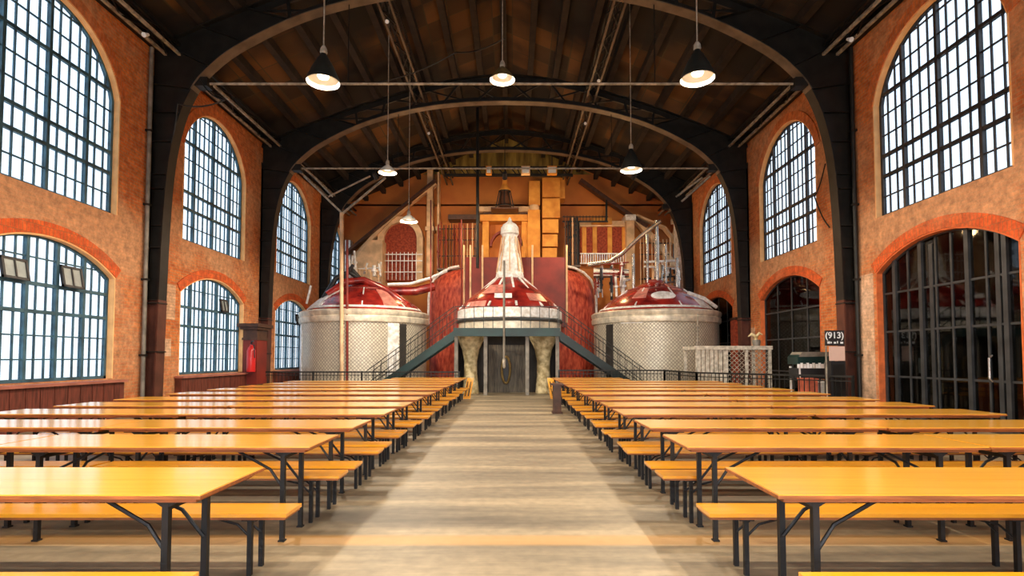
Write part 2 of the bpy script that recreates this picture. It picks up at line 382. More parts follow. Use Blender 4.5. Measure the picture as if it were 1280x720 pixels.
def make_window(side, yc, p, secs, rows, thick, mat_f, mat_g, base=.0, hoppers=(), tb=.075, tt=.030):
    X0 = XL if side < 0 else XR; xg = X0+side*GLZ
    win_n[0] += 1
    w = struct('window_%d' % win_n[0], (xg, yc, p['sill']))
    h = p['w']/2-.035; q = dict(p); q['w'] = 2*h
    f = MB()
    # perimeter
    f.band(outline(q, 0, 0), outline(q, 0, -.07), 'X', xg-.04, xg+.04)
    f.box(xg-.04, -h, p['sill'], xg+.04, h, p['sill']+.07)
    tot = sum(secs); yy = -h; pane_w = 2*h/tot
    for si, s in enumerate(secs):
        for k in range(1, s+1):
            yk = yy+k*pane_w; last = (k == s)
            if last and si == len(secs)-1: continue
            t = tb if last else tt
            f.box(xg-t*.6, yk-t/2, p['sill'], xg+t*.6, yk+t/2, arch(q, yk)-.02)
        yy += s*pane_w
    for r, z in enumerate(rows):
        t = tb if r in thick else tt
        if z > p['spring']:
            R = (h*h+p['rise']**2)/(2*p['rise']); cz = p['spring']+p['rise']-R
            if z-cz >= R: continue
            e = math.sqrt(R*R-(z-cz)**2)-.03
        else: e = h-.03
        f.box(xg-t*.55, -e, z-t/2, xg+t*.55, e, z+t/2)
    fo = f.build('window_frame', mat_f, w, loc=(-xg, 0, -p['sill']))
    g = MB(); pts = outline(q, 0, -.03); g.prism(pts, 'X', xg-.006, xg+.006)
    g.build('pane', mat_g, w, loc=(-xg, 0, -p['sill']))
    for (ya, yb, za, zb) in hoppers:
        s = MB(); e = .05
        def tl(y, z, d): return (xg-side*(.05+(zb-z)*.18)+d, y, z)
        for (a0, b0, a1, b1) in ((ya, za, yb, za+e), (ya, zb-e, yb, zb), (ya, za, ya+e, zb), (yb-e, za, yb, zb), ((ya+yb)/2-.015, za, (ya+yb)/2+.015, zb)):
            s.hexa([tl(a0,b0,-.03), tl(a0,b0,.03), tl(a1,b0,.03), tl(a1,b0,-.03), tl(a0,b1,-.03), tl(a0,b1,.03), tl(a1,b1,.03), tl(a1,b1,-.03)])
        so = s.build('sash', M['frame_dark'], w, loc=(-xg, 0, -p['sill']))
        s2 = MB(); s2.hexa([tl(ya+e,za+e,-.008), tl(ya+e,za+e,.008), tl(yb-e,za+e,.008), tl(yb-e,za+e,-.008), tl(ya+e,zb-e,-.008), tl(ya+e,zb-e,.008), tl(yb-e,zb-e,.008), tl(yb-e,zb-e,-.008)])
        s2.build('sash_pane', M['frost'], so)
    return w
for side in (-1, 1):
    for yc, u, l, i in bay_list(side):
        surround(side, u, yc, False); surround(side, l, yc, True, 'peach' if side < 0 else 'redjamb')
        rows = [u['sill']+.515*k for k in range(1, 9)]
        make_window(side, yc, u, [3,4,4,3] if i < 4 else [3,3,3], rows, (1, 2, 5), M['frame'] if side < 0 else M['frame_dark'], M['glass'])
        if side < 0:
            rows = [1.42, 1.92, 2.42, 3.0, 3.55]
            hop = [(-1.0, -.42, 3.02, 3.45), (.40, .98, 3.02, 3.5)] if i == 1 else ([(.5, .95, 3.02, 3.45)] if i in (2, 3) else [])
            make_window(side, yc, l, [3]*5, rows, (2, 3), M['frame'], M['glass'], hoppers=hop)
        else:
            make_window(side, yc, l, [1, 2, 3, 2, 1] if i < 2 else [2, 2], [1.0, 2.1, 3.05], (9,), M['door_steel'], M['door_glass'], tb=.10 if i < 2 else .05, tt=.045)
# side room behind the right-hand glass doors
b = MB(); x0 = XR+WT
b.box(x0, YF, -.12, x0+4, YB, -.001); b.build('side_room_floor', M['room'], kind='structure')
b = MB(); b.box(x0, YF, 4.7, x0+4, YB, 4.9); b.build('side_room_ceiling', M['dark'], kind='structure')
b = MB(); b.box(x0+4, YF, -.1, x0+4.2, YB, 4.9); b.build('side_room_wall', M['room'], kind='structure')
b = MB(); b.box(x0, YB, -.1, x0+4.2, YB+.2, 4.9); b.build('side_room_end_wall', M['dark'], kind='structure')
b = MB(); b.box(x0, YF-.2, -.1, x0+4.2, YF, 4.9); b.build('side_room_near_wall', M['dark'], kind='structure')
# floor, roof
b = MB(); b.box(XL-WT, YF-.3, -.2, XR+WT, YB+.5, 0); b.build('floor', M['floor'], kind='structure')
RZ, RE = 14.3, 10.35                   # ridge and eave of the underside of the boards
def roof_z(u): return RZ-(RZ-RE)*abs(u)/9.5
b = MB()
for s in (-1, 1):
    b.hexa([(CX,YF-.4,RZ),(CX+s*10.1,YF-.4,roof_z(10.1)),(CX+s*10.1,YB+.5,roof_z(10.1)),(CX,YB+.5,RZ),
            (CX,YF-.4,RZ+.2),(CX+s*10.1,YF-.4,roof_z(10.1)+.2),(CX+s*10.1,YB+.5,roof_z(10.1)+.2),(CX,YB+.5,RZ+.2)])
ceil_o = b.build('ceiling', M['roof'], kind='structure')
for k in range(10):
    u = .05+k*1.02
    for s in (-1, 1):
        if k == 0 and s > 0: continue
        b = MB(); z = roof_z(u)
        b.box(CX+s*u-.11, YF, z-.30, CX+s*u+.11, YB, z-.03); b.build('purlin', M['purlin'], ceil_o)
for k in range(9):                      # rafters across
    y = -4.5+k*6.5/1.5
    if y > YB: break
for s, nm in ((-1, 'trim_60'), (1, 'trim_61')):    # wall plate between brick and roof
    b = MB(); X0 = XL if s < 0 else XR
    b.box(min(X0-s*.12, X0+s*WT), YF, 9.85, max(X0-s*.12, X0+s*WT), YB, 10.45); b.build(nm, M['steel'], kind='structure')
# wall behind the camera with unseen glazed openings added for daylight, and back wall
b = MB()
xs = [XL-WT, -7.3, -1.3, .7, 6.7, XR+WT]
for k in range(5):
    a, c = xs[k], xs[k+1]
    if k in (1, 3):
        b.box(a, YF-.4, 7.5, c, YF, roof_z(9.4))
    else: b.box(a, YF-.4, -.1, c, YF, roof_z(9.4))
b.prism([(CX-10, roof_z(9.4)), (CX+10, roof_z(9.4)), (CX, RZ+.1)], 'Y', YF-.4, YF)
b.build('wall_front', M['brick'], kind='structure')
for a, c in ((-7.3, -1.3), (.7, 6.7)):
    win_n[0] += 1; w = struct('window_%d' % win_n[0], (a, YF-.2, 0))
    f = MB()
    for k in range(9): f.box(k*.75-.03, -.03, 0, k*.75+.03, .03, 7.5)
    for k in range(8): f.box(0, -.03, k*1.05, 6, .03, k*1.05+.06)
    f.build('window_frame', M['frame'], w); g = MB(); g.box(0, -.005, 0, 6, .005, 7.5); g.build('pane', M['clear'], w)
b = MB(); b.box(XL-WT, YB, -.1, XR+WT, YB+.4, 10.4); b.prism([(CX-10, 10.3), (CX+10, 10.3), (CX, RZ+.15)], 'Y', YB, YB+.4)
b.build('wall_back', M['orange'], kind='structure')
M['olive'] = mat('olive_gable_boards', (.34, .24, .05), .8, 0, .5, 1.2, c2=(.12, .075, .015), stretch=(3, 1, .5))
MB().prism([(CX-4.9, 12.15), (CX+4.9, 12.15), (CX+.1, RZ+.1), (CX-.1, RZ+.1)], 'Y', YB-.06, YB+.02).build('trim_80', M['olive'], kind='structure')
# brick pilaster patches and wood wainscot below the left windows
names = ['nearest the camera', 'second from the camera', 'third from the camera', 'farthest']
for i, yc in enumerate(BAYS[:4]):
    hw = 2.05
    t = thing('wainscot_bench', 'dark red-brown panelled wainscot under left lower window %s' % ['beyond the frame', 'nearest the camera', 'second from the camera', 'partly behind the left tank'][i], 'wainscot', (XL+.1, yc, 0))
    b = MB()
    for k in range(12):
        ya = -hw+k*2*hw/12; b.box(-.09, ya+.008, 0, .10, ya+2*hw/12-.008, .86)
    b.box(-.09, -hw, 0, .08, hw, .86); b.build('panelling', M['mahogany'], t)
    MB().box(-.09, -hw-.03, .86, .17, hw+.03, .92).build('cap_rail', M['cap'], t)
    MB().box(-.09, -hw-.02, 0, .14, hw+.02, .12).build('skirting', M['mahogany'], t)
M['patch'] = brick('bare_tan_brick', (.70, .42, .25), (.58, .32, .18), (.75, .5, .34), (.45, .28, .16), patch=.45)
for nm, X0, sd, ya, yb, za, zb in (('trim_70', XR, 1, 13.80, 14.38, 0, 3.62), ('trim_71', XL, -1, 15.2, 15.75, 2.55, 3.55), ('trim_72', XL, -1, 15.2, 15.6, 1.5, 2.0), ('trim_73', XR, 1, 20.6, 21.0, 0, 2.6)):
    b = MB(); b.box(min(X0-sd*.012, X0+sd*.05), ya, za, max(X0-sd*.012, X0+sd*.05), yb, zb); b.build(nm, M['patch'], kind='structure')
# ------------------------------------------------------------------ steel arches
UI = [(9.2,0),(9.15,3),(9.1,5),(9.02,6.4),(8.9,7.3),(8.7,8.1),(8.42,8.75),(8.1,9.2),(7.5,9.75),(6.73,10.22),(5.8,10.68),(4.87,11.02),(3.7,11.32),(2.5,11.52),(1.2,11.63),(0,11.66)]
UO = [(9.48,0),(9.48,3),(9.48,5),(9.48,6.4),(9.48,7.3),(9.48,8.1),(9.48,8.9),(9.48,9.85),(8.7,10.25),(7.9,10.62),(6.95,11.0),(5.9,11.4),(4.7,11.78),(3.3,12.2),(1.7,12.55),(0,12.7)]
def smooth(p, n=3):
    out = []
    for i in range(len(p)-1):
        for k in range(n):
            t = k/n; a = p[max(i-1,0)]; b_ = p[i]; c = p[i+1]; d = p[min(i+2,len(p)-1)]
            out.append(tuple(.5*((2*b_[j])+(-a[j]+c[j])*t+(2*a[j]-5*b_[j]+4*c[j]-d[j])*t*t+(-a[j]+3*b_[j]-3*c[j]+d[j])*t**3) for j in (0,1)))
    out.append(p[-1]); return out
si_, so_ = smooth(UI), smooth(UO)
ARCHY = [14.6, 21.1, 27.6]
for ai, Y in enumerate(ARCHY):
    zi = .45 if ai == 2 else (-.12 if ai == 1 else 0)
    t = thing('steel_arch', ['black riveted steel arch spanning the hall nearest the camera', 'middle black steel arch spanning the hall over the far tables', 'farthest black steel arch spanning the hall before the brewing tanks'][ai], 'steel arch', (0, Y, 0), group='steel arches carrying the roof')
    def fz(z): return z+zi*max(0, min(1, (z-7)/4))
    for s in (-1, 1):
        inn = [(CX+s*u, fz(z)) for u, z in si_]; out = [(CX+s*u, fz(z)) for u, z in so_]
        nweb = 30
        lw = MB(); lw.band(out[:4], inn[:4], 'Y', -.045, .045); li = [(x-s*.035, z) for x, z in inn]; lw.band(inn[:4], li[:4], 'Y', -.175, .175); lo_ = [(x-s*.03, z) for x, z in out]; lw.band(out[:4], lo_[:4], 'Y', -.175, .175); lw.build('painted_lower_column', M['rust'], t)
        b = MB(); b.band(out[3:nweb+1], inn[3:nweb+1], 'Y', -.04, .04)
        # stiffener plates
        for k in (3, 6, 9, 12, 15, 18, 22, 26, 30):
            b.bar((inn[k][0], 0, inn[k][1]), (out[k][0], 0, out[k][1]), .34, .03) if False else b.prism([(inn[k][0]-.015, inn[k][1]), (inn[k][0]+.015, inn[k][1]+.02), (out[k][0]+.015, out[k][1]+.02), (out[k][0]-.015, out[k][1])], 'Y', -.15, .15)
        b.build('web_plate', M['steel'], t)
        b = MB()
        for k in range(nweb, len(inn)-1, 3):
            k2 = min(k+3, len(inn)-1)
            b.bar((inn[k][0], 0, inn[k][1]), (out[k2][0], 0, out[k2][1]), .09, .07)
            b.bar((out[k][0], .02, out[k][1]), (inn[k2][0], .02, inn[k2][1]), .06, .05)
        for k in range(nweb, len(inn)-1):     # deep angle plates along both chords
            for line, dz in ((inn, .2), (out, -.2)):
                b.prism([(line[k][0], line[k][1]), (line[k+1][0], line[k+1][1]), (line[k+1][0], line[k+1][1]+dz), (line[k][0], line[k][1]+dz)], 'Y', -.03, .03)
        b.build('lattice_web', M['steel'], t)
        i2 = [(x, z-.03) if j > 20 else (x-s*.03, z-.02) for j, (x, z) in enumerate(inn)]
        o2 = [(x, z+.03) for x, z in out]
        MB().band(inn[18:], i2[18:], 'Y', -.17, .17).build('lower_flange', M['flange'], t)
        MB().band(inn[3:19], i2[3:19], 'Y', -.17, .17).build('column_flange', M['steel'], t)
        MB().band(o2[3:], out[3:], 'Y', -.17, .17).build('outer_flange', M['steel'], t)
        MB().cbox(CX+s*9.3, 0, 0, .5, .5, .06).cbox(CX+s*9.3, 0, .06, .4, .44, .35).build('column_base', M['steel'], t)
        pb = MB()
        for z in (1.6, 2.9, 4.4, 6.0): pb.cbox(CX+s*9.3, 0, z, .40, .36, .03)
        pb.build('batten', M['steel'], t)
    if ai < 2: MB().tube([(CX-8.2, 0, fz(8.95)), (CX+8.2, 0, fz(8.95))], .035, 8).build('tie_rod', M['rail'], t)
    for x in (-4.2, 0, 4.2) if ai < 2 else ():
        zt = 11.3 if x else 11.6
        MB().tube([(CX+x, 0, fz(8.95)), (CX+x, 0, fz(zt)-.05)], .014, 6).build('hanger_rod', M['steel'], t)
    # knee gusset block at tie ends
    for s in (-1, 1):
        MB().cbox(CX+s*8.15, 0, fz(8.95)-.12, .34, .3, .24).build('gusset', M['steel'], t)
# downpipes beside columns
for s, Y, lab in ((-1, 14.32, 'slim grey downpipe beside the nearest left steel column'), (1, 14.32, 'slim dark downpipe beside the nearest right steel column')):
    b = MB(); x = (XL+.09) if s < 0 else (XR-.09)
    b.tube([(x, Y, 0), (x, Y, 9.8)], .055, 10)
    t = tag(b.build('downpipe', M['grey_post'] if s < 0 else M['steel'], smooth=True), lab, 'pipe')
    for z in (1.5, 3.5, 5.5, 7.5): MB().cbox(x, Y, z, .16, .13, .05).build('bracket', M['steel'], t)
# longitudinal lattice girders and eave girders
def lattice(name, label, xa, za, w, h, y0, y1, mat_c, group, seg=.8, tilt=0):
    t = thing(name, label, 'girder', (xa, 0, za), group=group)
    for dx, dz in ((-w/2, 0), (w/2, tilt), (-w/2, h), (w/2, h+tilt)):
        MB().box(dx-.035, y0, dz-.035, dx+.035, y1, dz+.035).build('chord', mat_c if dz < h*.5 else M['steel'], t)
    b = MB(); n = int((y1-y0)/seg)
    for k in range(n):
        a, c = y0+k*seg, y0+(k+1)*seg
        if k % 2: a, c = c, a
        for dx, tt in ((-w/2, 0), (w/2, tilt)): b.bar((dx, a, tt), (dx, c, h+tt), .03)
        b.bar((-w/2, a, 0), (w/2, c, tilt), .03); b.bar((-w/2, a, h), (w/2, c, h+tilt), .03)
    b.build('lacing', M['steel'], t)
    return t
lattice('lattice_girder', 'lengthwise lattice girder under the roof left of the ridge', CX-3.35, 11.55, .34, .42, YF, YB, M['flange'], 'lengthwise roof girders')
lattice('lattice_girder', 'lengthwise lattice girder under the roof right of the ridge', CX+3.35, 11.55, .34, .42, YF, YB, M['flange'], 'lengthwise roof girders')
lattice('eave_girder', 'pale-edged eave girder along the top of the left brick wall', CX-9.0, 9.75, .38, .26, YF, YB, M['rail'], 'eave girders', .9, -.0)
lattice('eave_girder', 'pale-edged eave girder along the top of the right brick wall', CX+9.0, 9.75, .38, .26, YF, YB, M['rail'], 'eave girders', .9, -.0)
# diagonal wall struts below the eaves
for s in (-1, 1):
    for Y, w_ in ((15.8, 'first'), (22.3, 'second')):
        b = MB(); b.bar((CX+s*8.75, Y-.9, 9.7), (CX+s*9.45, Y-.2, 9.1), .07)
        tag(b.build('wall_strut', M['steel']), 'short black strut from %s eave girder to brick, just past the %s steel arch' % ('left' if s < 0 else 'right', 'nearest' if Y < 20 else 'middle'), 'strut')
for (x, z, Y, lab) in ((CX-3.3, 11.45, 13.2, 'small white spotlight under the left lengthwise girder, nearest'), (CX-3.35, 11.45, 15.6, 'small white spotlight under the left lengthwise girder, second'), (CX-3.35, 11.45, 23.5, 'small white spotlight under the left lengthwise girder, farthest'),
        (CX+3.35, 11.45, 19.0, 'small white spotlight under the right lengthwise girder, nearer'), (CX+3.35, 11.45, 22.5, 'small white spotlight under the right lengthwise girder, farther'), (CX-8.75, 9.6, 13.2, 'small pale spotlight below the left eave girder'), (CX+8.75, 9.6, 13.4, 'small pale spotlight below the right eave girder')):
    t = thing('spotlight', lab, 'spotlight', (x, Y, z-.12), group='small spotlights under the girders')
    MB().tube([(0, 0, .0), (.0, -.16, -.10)], [.035, .06], 12).build('head', M['letter'], t, True); MB().bar((0, 0, 0), (0, 0, .14), .03).build('bracket', M['steel'], t)
# cables
for (pts, lab) in (([(CX-8.1, 14.3, 8.9), (CX-7.4, 14.3, 8.35), (CX-8.6, 14.2, 8.2), (CX-8.75, 14.3, 7.4)], 'black cable looping down the nearest left arch haunch'), ([(XR-.1, 15.6, 7.1), (XR-.1, 16.2, 6.3), (XR-.08, 15.5, 5.2)], 'black cable sagging on brick beside the right steel column'),
        ([(CX-6.5, 18, 10.9), (CX-4.0, 17.5, 10.5), (CX-1.5, 17, 11.2), (CX+.1, 13.4, 9.5)], 'thin swagged cable running to the central ribbed lamp')):
    b = MB(); P = [Vector(p) for p in pts]; Q = []
    for a_, c_ in zip(P[:-1], P[1:]):
        for k in range(6): q = a_.lerp(c_, k/6); q.z -= .12*math.sin(PI*k/6); Q.append(q)
    Q.append(P[-1]); b.tube(Q, .02, 6); tag(b.build('cable', M['steel'], smooth=True), lab, 'cable')
# ------------------------------------------------------------------ pendant lamps
def lamp(x, y, Y, rad, label, tall=1.0, ring=False, skin='shade'):
    p = at(x, y, Y)
    t = thing('pendant_lamp', label, 'pendant lamp', p, group='pendant lamps hanging from the roof')
    r = rad; hh = r*1.75*tall
    prof = [(r*1.03, 0), (r, .012), (r*.93, hh*.16), (r*.62, hh*.55), (r*.36, hh*.82), (r*.2, hh*.95), (r*.16, hh)]
    inner = [(r*.15, hh*.97), (r*.33, hh*.8), (r*.58, hh*.52), (r*.89, hh*.14), (r*.97, .0)]
    b = MB(); b.lathe(prof, 32); sh = b.build('lamp_shade', M[skin], t, True)
    MB().lathe(inner, 32).build('shade_lining', M['shade_in'], sh, True)
    b = MB(); b.lathe([(.001, .085), (r*.3, .085), (r*.36, .12), (r*.2, .17), (0.001, .18)], 24); b.build('bulb', M['bulb'], t, True)
    MB().lathe([(r*.2, hh), (r*.22, hh+.03), (r*.2, hh+.1), (.03, hh+.16), (.001, hh+.17)], 16).build('cap', M['rail'], t, True)
    top = roof_z(p.x-CX)-p.z-.02
    MB().tube([(0, 0, hh+.15), (0, 0, top)], .014, 6).build('rod', M['rail'], t)
    return t
lamp(404, 103, 10.2, .315, 'large dark bell pendant lamp hanging upper left, nearest on the left')
lamp(872, 99, 10.2, .325, 'large dark bell pendant lamp hanging upper right, nearest on the right')
lamp(628, 100, 13.2, .31, 'ribbed pendant lamp on a long rod under the ridge, centre of the hall', .6, skin='bronze')
lamp(789, 213, 16.0, .32, 'dark bell pendant lamp level with the right end of the second tie rod', 1.15)
lamp(484.5, 216, 16.6, .28, 'shallow white dish pendant lamp in line with the left second tie rod', .5, skin='shade_in')
lamp(511, 277, 19.5, .32, 'small low white dish pendant lamp in front of the arched red recess', .45, skin='shade_in')
# ------------------------------------------------------------------ folding tables and benches
def u_frame(t, x, dx, z, half, w, s, name='leg'):
    # leg pair at x, braces lean towards dx
    for sy in (-1, 1):
        b = MB(); b.box(x-w/2, sy*half-w/2, 0, x+w/2, sy*half+w/2, z)
        lg = b.build(name, M['leg'], t)
        if z > .6: MB().cbox(x, sy*half, 0, w+.016, w+.016, .012).build('foot_plate', M['leg'], lg)
def make_table(L, D=.70, Z=.77):
    t = thing('folding_table', '', 'table')
    b = MB(); b.box(-L/2+.05, -D/2+.05, Z-.05, L/2-.05, D/2-.05, Z-.022); b.box(-L/2, -D/2, Z-.022, L/2, D/2, Z-.006)
    b.m = 1
    for k in range(2):
        ya = -D/2+.006+k*(D-.012)/2; b.box(-L/2+.004, ya+.001, Z-.009, L/2-.004, ya+(D-.012)/2-.001, Z)
    b.build('tabletop', [M['edge'], M['top']], t)
    for s in (-1, 1):
        x = s*(L/2-.27)
        u_frame(t, x, -s, Z-.05, .185, .034, s)
        b = MB(); b.box(x-.016, -.2, .16, x+.016, .2, .19) if False else b.box(x-.014, -.185, Z-.12, x+.014, .185, Z-.09)
        b.box(x-.10, -.26, Z-.062, x+.10, .26, Z-.05); b.prism([(x-.08, Z-.06), (x+.08, Z-.06), (x+.02, Z-.10), (x-.02, Z-.10)], 'Y', -.20, -.17); b.prism([(x-.08, Z-.06), (x+.08, Z-.06), (x+.02, Z-.10), (x-.02, Z-.10)], 'Y', .17, .20)
        b.build('cross_bar', M['leg'], t)
        for sy in (-1, 1):
            b = MB(); b.tube([(x, sy*.165, .40), (x-s*.12, sy*.15, .56), (x-s*.40, sy*.12, Z-.07), (x-s*.50, sy*.12, Z-.055)], .011, 6)
            b.build('brace', M['leg'], t)
    return t
def make_bench(L, D=.27, Z=.42):
    t = thing('folding_bench', '', 'bench')
    b = MB(); b.box(-L/2+.01, -D/2+.008, Z-.042, L/2-.01, D/2-.008, Z-.022)
    b.m = 1; b.box(-L/2, -D/2, Z-.024, L/2, D/2, Z)
    b.build('seat', [M['edge'], M['seat']], t)
    for s in (-1, 1):
        x = s*(L/2-.26)
        u_frame(t, x, -s, Z-.04, .085, .03, s)
        b = MB(); b.box(x-.05, -.11, Z-.055, x+.05, .11, Z-.04); b.box(x-.012, -.085, .12, x+.012, .085, .14) if False else None
        b.build('cross_bar', M['leg'], t)
        for sy in (-1, 1):
            b = MB(); b.tube([(x, sy*.07, .24), (x-s*.10, sy*.06, .33), (x-s*.27, sy*.05, Z-.05)], .008, 6); b.build('brace', M['leg'], t)
    return t
TF = [2.76, 4.23, 5.40, 6.68, 7.81, 8.99, 10.36, 11.75, 13.05, 14.35, 15.65, 16.95, 18.2]
ORD = ['first', 'second', 'third', 'fourth', 'fifth', 'sixth', 'seventh', 'eighth', 'ninth', 'tenth', 'eleventh', 'twelfth', 'thirteenth']
D = .71
BSET = {0: (2.52, 3.80), 1: (None, 4.92), 2: (5.66-.22, 6.46), 3: (None, 7.08)}
PL, PR = 2.5, 2.34
protos = {}
for side, L in ((-1, PL), (1, PR)):
    protos[side] = (make_table(L), make_bench(L), [0, 0])
    index_kids(protos[side][0]); index_kids(protos[side][1])
def place(kind, side, x, y, label, group, rz=0):
    pr = protos[side]
    if pr[2][kind] == 0: o = pr[kind]; pr[2][kind] = 1
    else: o = copy_tree(pr[kind])
    o.location = (x, y, 0); o.rotation_euler = (0, 0, rz); o['label'] = label; o['group'] = group
BY = []
bench_rows = [  # (y, row index, which side of its table)
 (2.55, 0, 'camera'), (3.80, 0, 'far'), (4.97, 1, 'far'), (5.40, 2, 'camera'), (6.22, 2, 'far'), (6.68, 3, 'camera'), (7.46, 3, 'far')]
for k in range(4, 13): bench_rows += [(TF[k]-.02, k, 'camera'), (TF[k]+D+.04, k, 'far')]
for side in (-1, 1):
    sn = 'left' if side < 0 else 'right'
    L = PL if side < 0 else PR; x0 = -1.56 if side < 0 else 1.35
    for k, yf in enumerate(TF):
        for j in range(2):
            if k > 10 and j == 1: continue
            x = x0+side*(L/2+j*(L+.02)); jx = random.uniform(-.03, .03)
            if side > 0 and k == 12 and j == 0: jx = 0
            place(0, side, x+jx*.5, yf+D/2+(random.uniform(-.02, .02) if j else 0), 'yellow folding table, %s row from the camera, %s end of the %s block' % (ORD[k], 'aisle' if j == 0 else 'wall', sn), '%s block of beer-hall tables' % sn, rz=random.uniform(-.004, .004))
    xb = -1.50 if side < 0 else 1.30
    for (y, k, w) in bench_rows:
        for j in range(2):
            if k > 10 and j == 1: continue
            xx = xb
            if y < 3: xx = xb-.02 if side < 0 else xb+.06
            jit = random.uniform(-.05, .05)
            place(1, side, xx+side*(L/2+j*(L+.03)+jit*.6), y, 'orange bench, %s side of the %s table row, %s end, %s block' % (w, ORD[k], 'aisle' if j == 0 else 'wall', sn), '%s block of beer-hall benches' % sn, rz=random.uniform(-.006, .006))
# dark timber stand and stacked benches at the far end of the aisle
t = thing('timber_stand', 'dark brown upright timber stand at the aisle end of the right far tables', 'stand', (1.17, 14.35, 0))
MB().cbox(0, 0, 0, .20, .34, .74).cbox(0, 0, 0, .26, .40, .05).build('body', M['brown'], t); MB().cbox(0, 0, .74, .30, .42, .045).build('top_board', M['brown'], t)
def curl(name, x, y, z, s, lab):
    b = MB(); pts = [(x, y, z), (x+s*.10, y, z+.14), (x+s*.17, y, z+.30), (x+s*.14, y, z+.40)]
    b.tube(pts, [.03, .035, .03, .02], 8); tag(b.build(name, M['seat'], smooth=True), lab, 'bench end')
# upright folded benches leaning at the far aisle ends
for s, x, y, lab in ((-1, -1.62, 19.35, 'yellow folded bench leaning upright at the aisle end of the last left row'), (1, 1.48, 19.35, 'yellow folded bench leaning upright at the aisle end of the last right row')):
    t = thing('folded_bench', lab, 'bench', (x, y, 0), group='folded benches at the far aisle ends')
    MB().hexa([(-.13,-.02,0),(.13,-.02,0),(.13,.02,0),(-.13,.02,0),(-.11-s*.14,.0,.74),(.11-s*.14,.0,.74),(.11-s*.14,.04,.74),(-.11-s*.14,.04,.74)]).build('seat', M['seat'], t)
    MB().bar((-.05, -.05, .1), (-.05-s*.1, -.05, .62), .03).bar((.06, -.05, .1), (.06-s*.1, -.05, .62), .03).build('folded_legs', M['leg'], t)
# ------------------------------------------------------------------ brewing tanks
TY = 24.5
def side_tank(name, label, cx, lift=0, r=2.72):
    t = thing(name, label, 'brewing tank', (cx, TY, 0))
    b = MB(); b.lathe([(r, .25), (r, 2.95)], 72); b.build('quilted_jacket', M['quilt'], t, True)
    MB().lathe([(r-.15, 0), (r-.15, .25), (r, .25)], 64).build('plinth', M['dark'], t, True)
    MB().lathe([(r, 2.9), (r+.08, 2.93), (r+.1, 3.02), (r+.1, 3.14), (r+.06, 3.18), (r+.1, 3.24), (r+.12, 3.38), (r+.02, 3.44), (r-.2, 3.46)], 72).build('rim_band', M['tank_rim'], t, True)
    R = r-.2
    MB().lathe([(R, 3.44), (R*.97, 3.58), (R*.86, 3.86), (R*.70, 4.15), (R*.5, 4.45), (R*.3, 4.7), (R*.2, 4.82), (.001, 4.86)], 64).build('dome', M['red'], t, True)
    MB().lathe([(R*.985, 3.53), (R*.99, 3.56), (R*.965, 3.62)], 64).build('dome_seam', M['white'], t, True)
    b = MB(); n = 8
    for k in range(n):
        a = 2*PI*k/n+.2
        b.bar((R*.96*math.cos(a), R*.96*math.sin(a), 3.63), (R*.52*math.cos(a), R*.52*math.sin(a), 4.47), .05, .04)
    b.build('dome_ribs', M['white'], t)
    return t
TLc, TRc = -6.62, 6.42
tl = side_tank('brewing_tank', 'large round tank with diamond-quilted steel jacket and red dome, left of the stairs', TLc)
tr = side_tank('brewing_tank', 'large round tank with diamond-quilted steel jacket and red dome, right of the stairs', TRc)
def dome_patch(parent, R0, a0, a1, rs, m, name='dome_highlight', th=.012):  # pale panels paint bright reflections onto the red domes
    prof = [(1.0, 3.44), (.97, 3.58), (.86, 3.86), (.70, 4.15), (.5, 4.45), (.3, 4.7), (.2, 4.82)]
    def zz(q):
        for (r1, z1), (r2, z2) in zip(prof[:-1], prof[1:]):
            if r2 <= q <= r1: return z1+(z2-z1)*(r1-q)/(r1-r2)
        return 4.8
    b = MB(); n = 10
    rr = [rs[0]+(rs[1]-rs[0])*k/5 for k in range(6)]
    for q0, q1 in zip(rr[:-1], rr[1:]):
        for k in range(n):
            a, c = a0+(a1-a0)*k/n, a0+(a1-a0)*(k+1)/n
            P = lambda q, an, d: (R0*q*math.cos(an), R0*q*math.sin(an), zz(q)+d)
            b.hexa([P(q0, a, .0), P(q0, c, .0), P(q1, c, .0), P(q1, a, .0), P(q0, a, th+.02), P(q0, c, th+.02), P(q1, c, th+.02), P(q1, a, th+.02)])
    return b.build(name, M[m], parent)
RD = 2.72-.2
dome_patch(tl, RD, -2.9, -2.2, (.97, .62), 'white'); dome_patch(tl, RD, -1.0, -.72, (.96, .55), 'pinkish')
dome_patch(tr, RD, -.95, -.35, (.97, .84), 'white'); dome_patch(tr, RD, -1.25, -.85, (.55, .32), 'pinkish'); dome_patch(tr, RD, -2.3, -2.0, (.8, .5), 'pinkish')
for tt in (tl, tr):
    for q, z in ((.5, 4.46),):
        MB().lathe([(RD*q+.03, z-.02), (RD*q+.02, z+.03), (RD*q-.04, z+.05)], 64).build('dome_hoop', M['white'] if q > .6 else M['dark_red'], tt, True)
# left tank: pale door strip, dark slot, red manway pipes
def arc_panel(a0, a1, r, z0, z1, m, name, parent, th=.03):
    b = MB(); n = 10
    for k in range(n):
        a, c = a0+(a1-a0)*k/n, a0+(a1-a0)*(k+1)/n
        b.hexa([(r*math.cos(a), r*math.sin(a), z0), ((r+th)*math.cos(a), (r+th)*math.sin(a), z0), ((r+th)*math.cos(c), (r+th)*math.sin(c), z0), (r*math.cos(c), r*math.sin(c), z0),
                (r*math.cos(a), r*math.sin(a), z1), ((r+th)*math.cos(a), (r+th)*math.sin(a), z1), ((r+th)*math.cos(c), (r+th)*math.sin(c), z1), (r*math.cos(c), r*math.sin(c), z1)])
    return b.build(name, m, parent)
arc_panel(-.98, -.80, 2.72, .3, 2.88, M['white'], 'access_panel', tl)
arc_panel(-.78, -.66, 2.72, .3, 2.86, M['dark'], 'slot', tl)
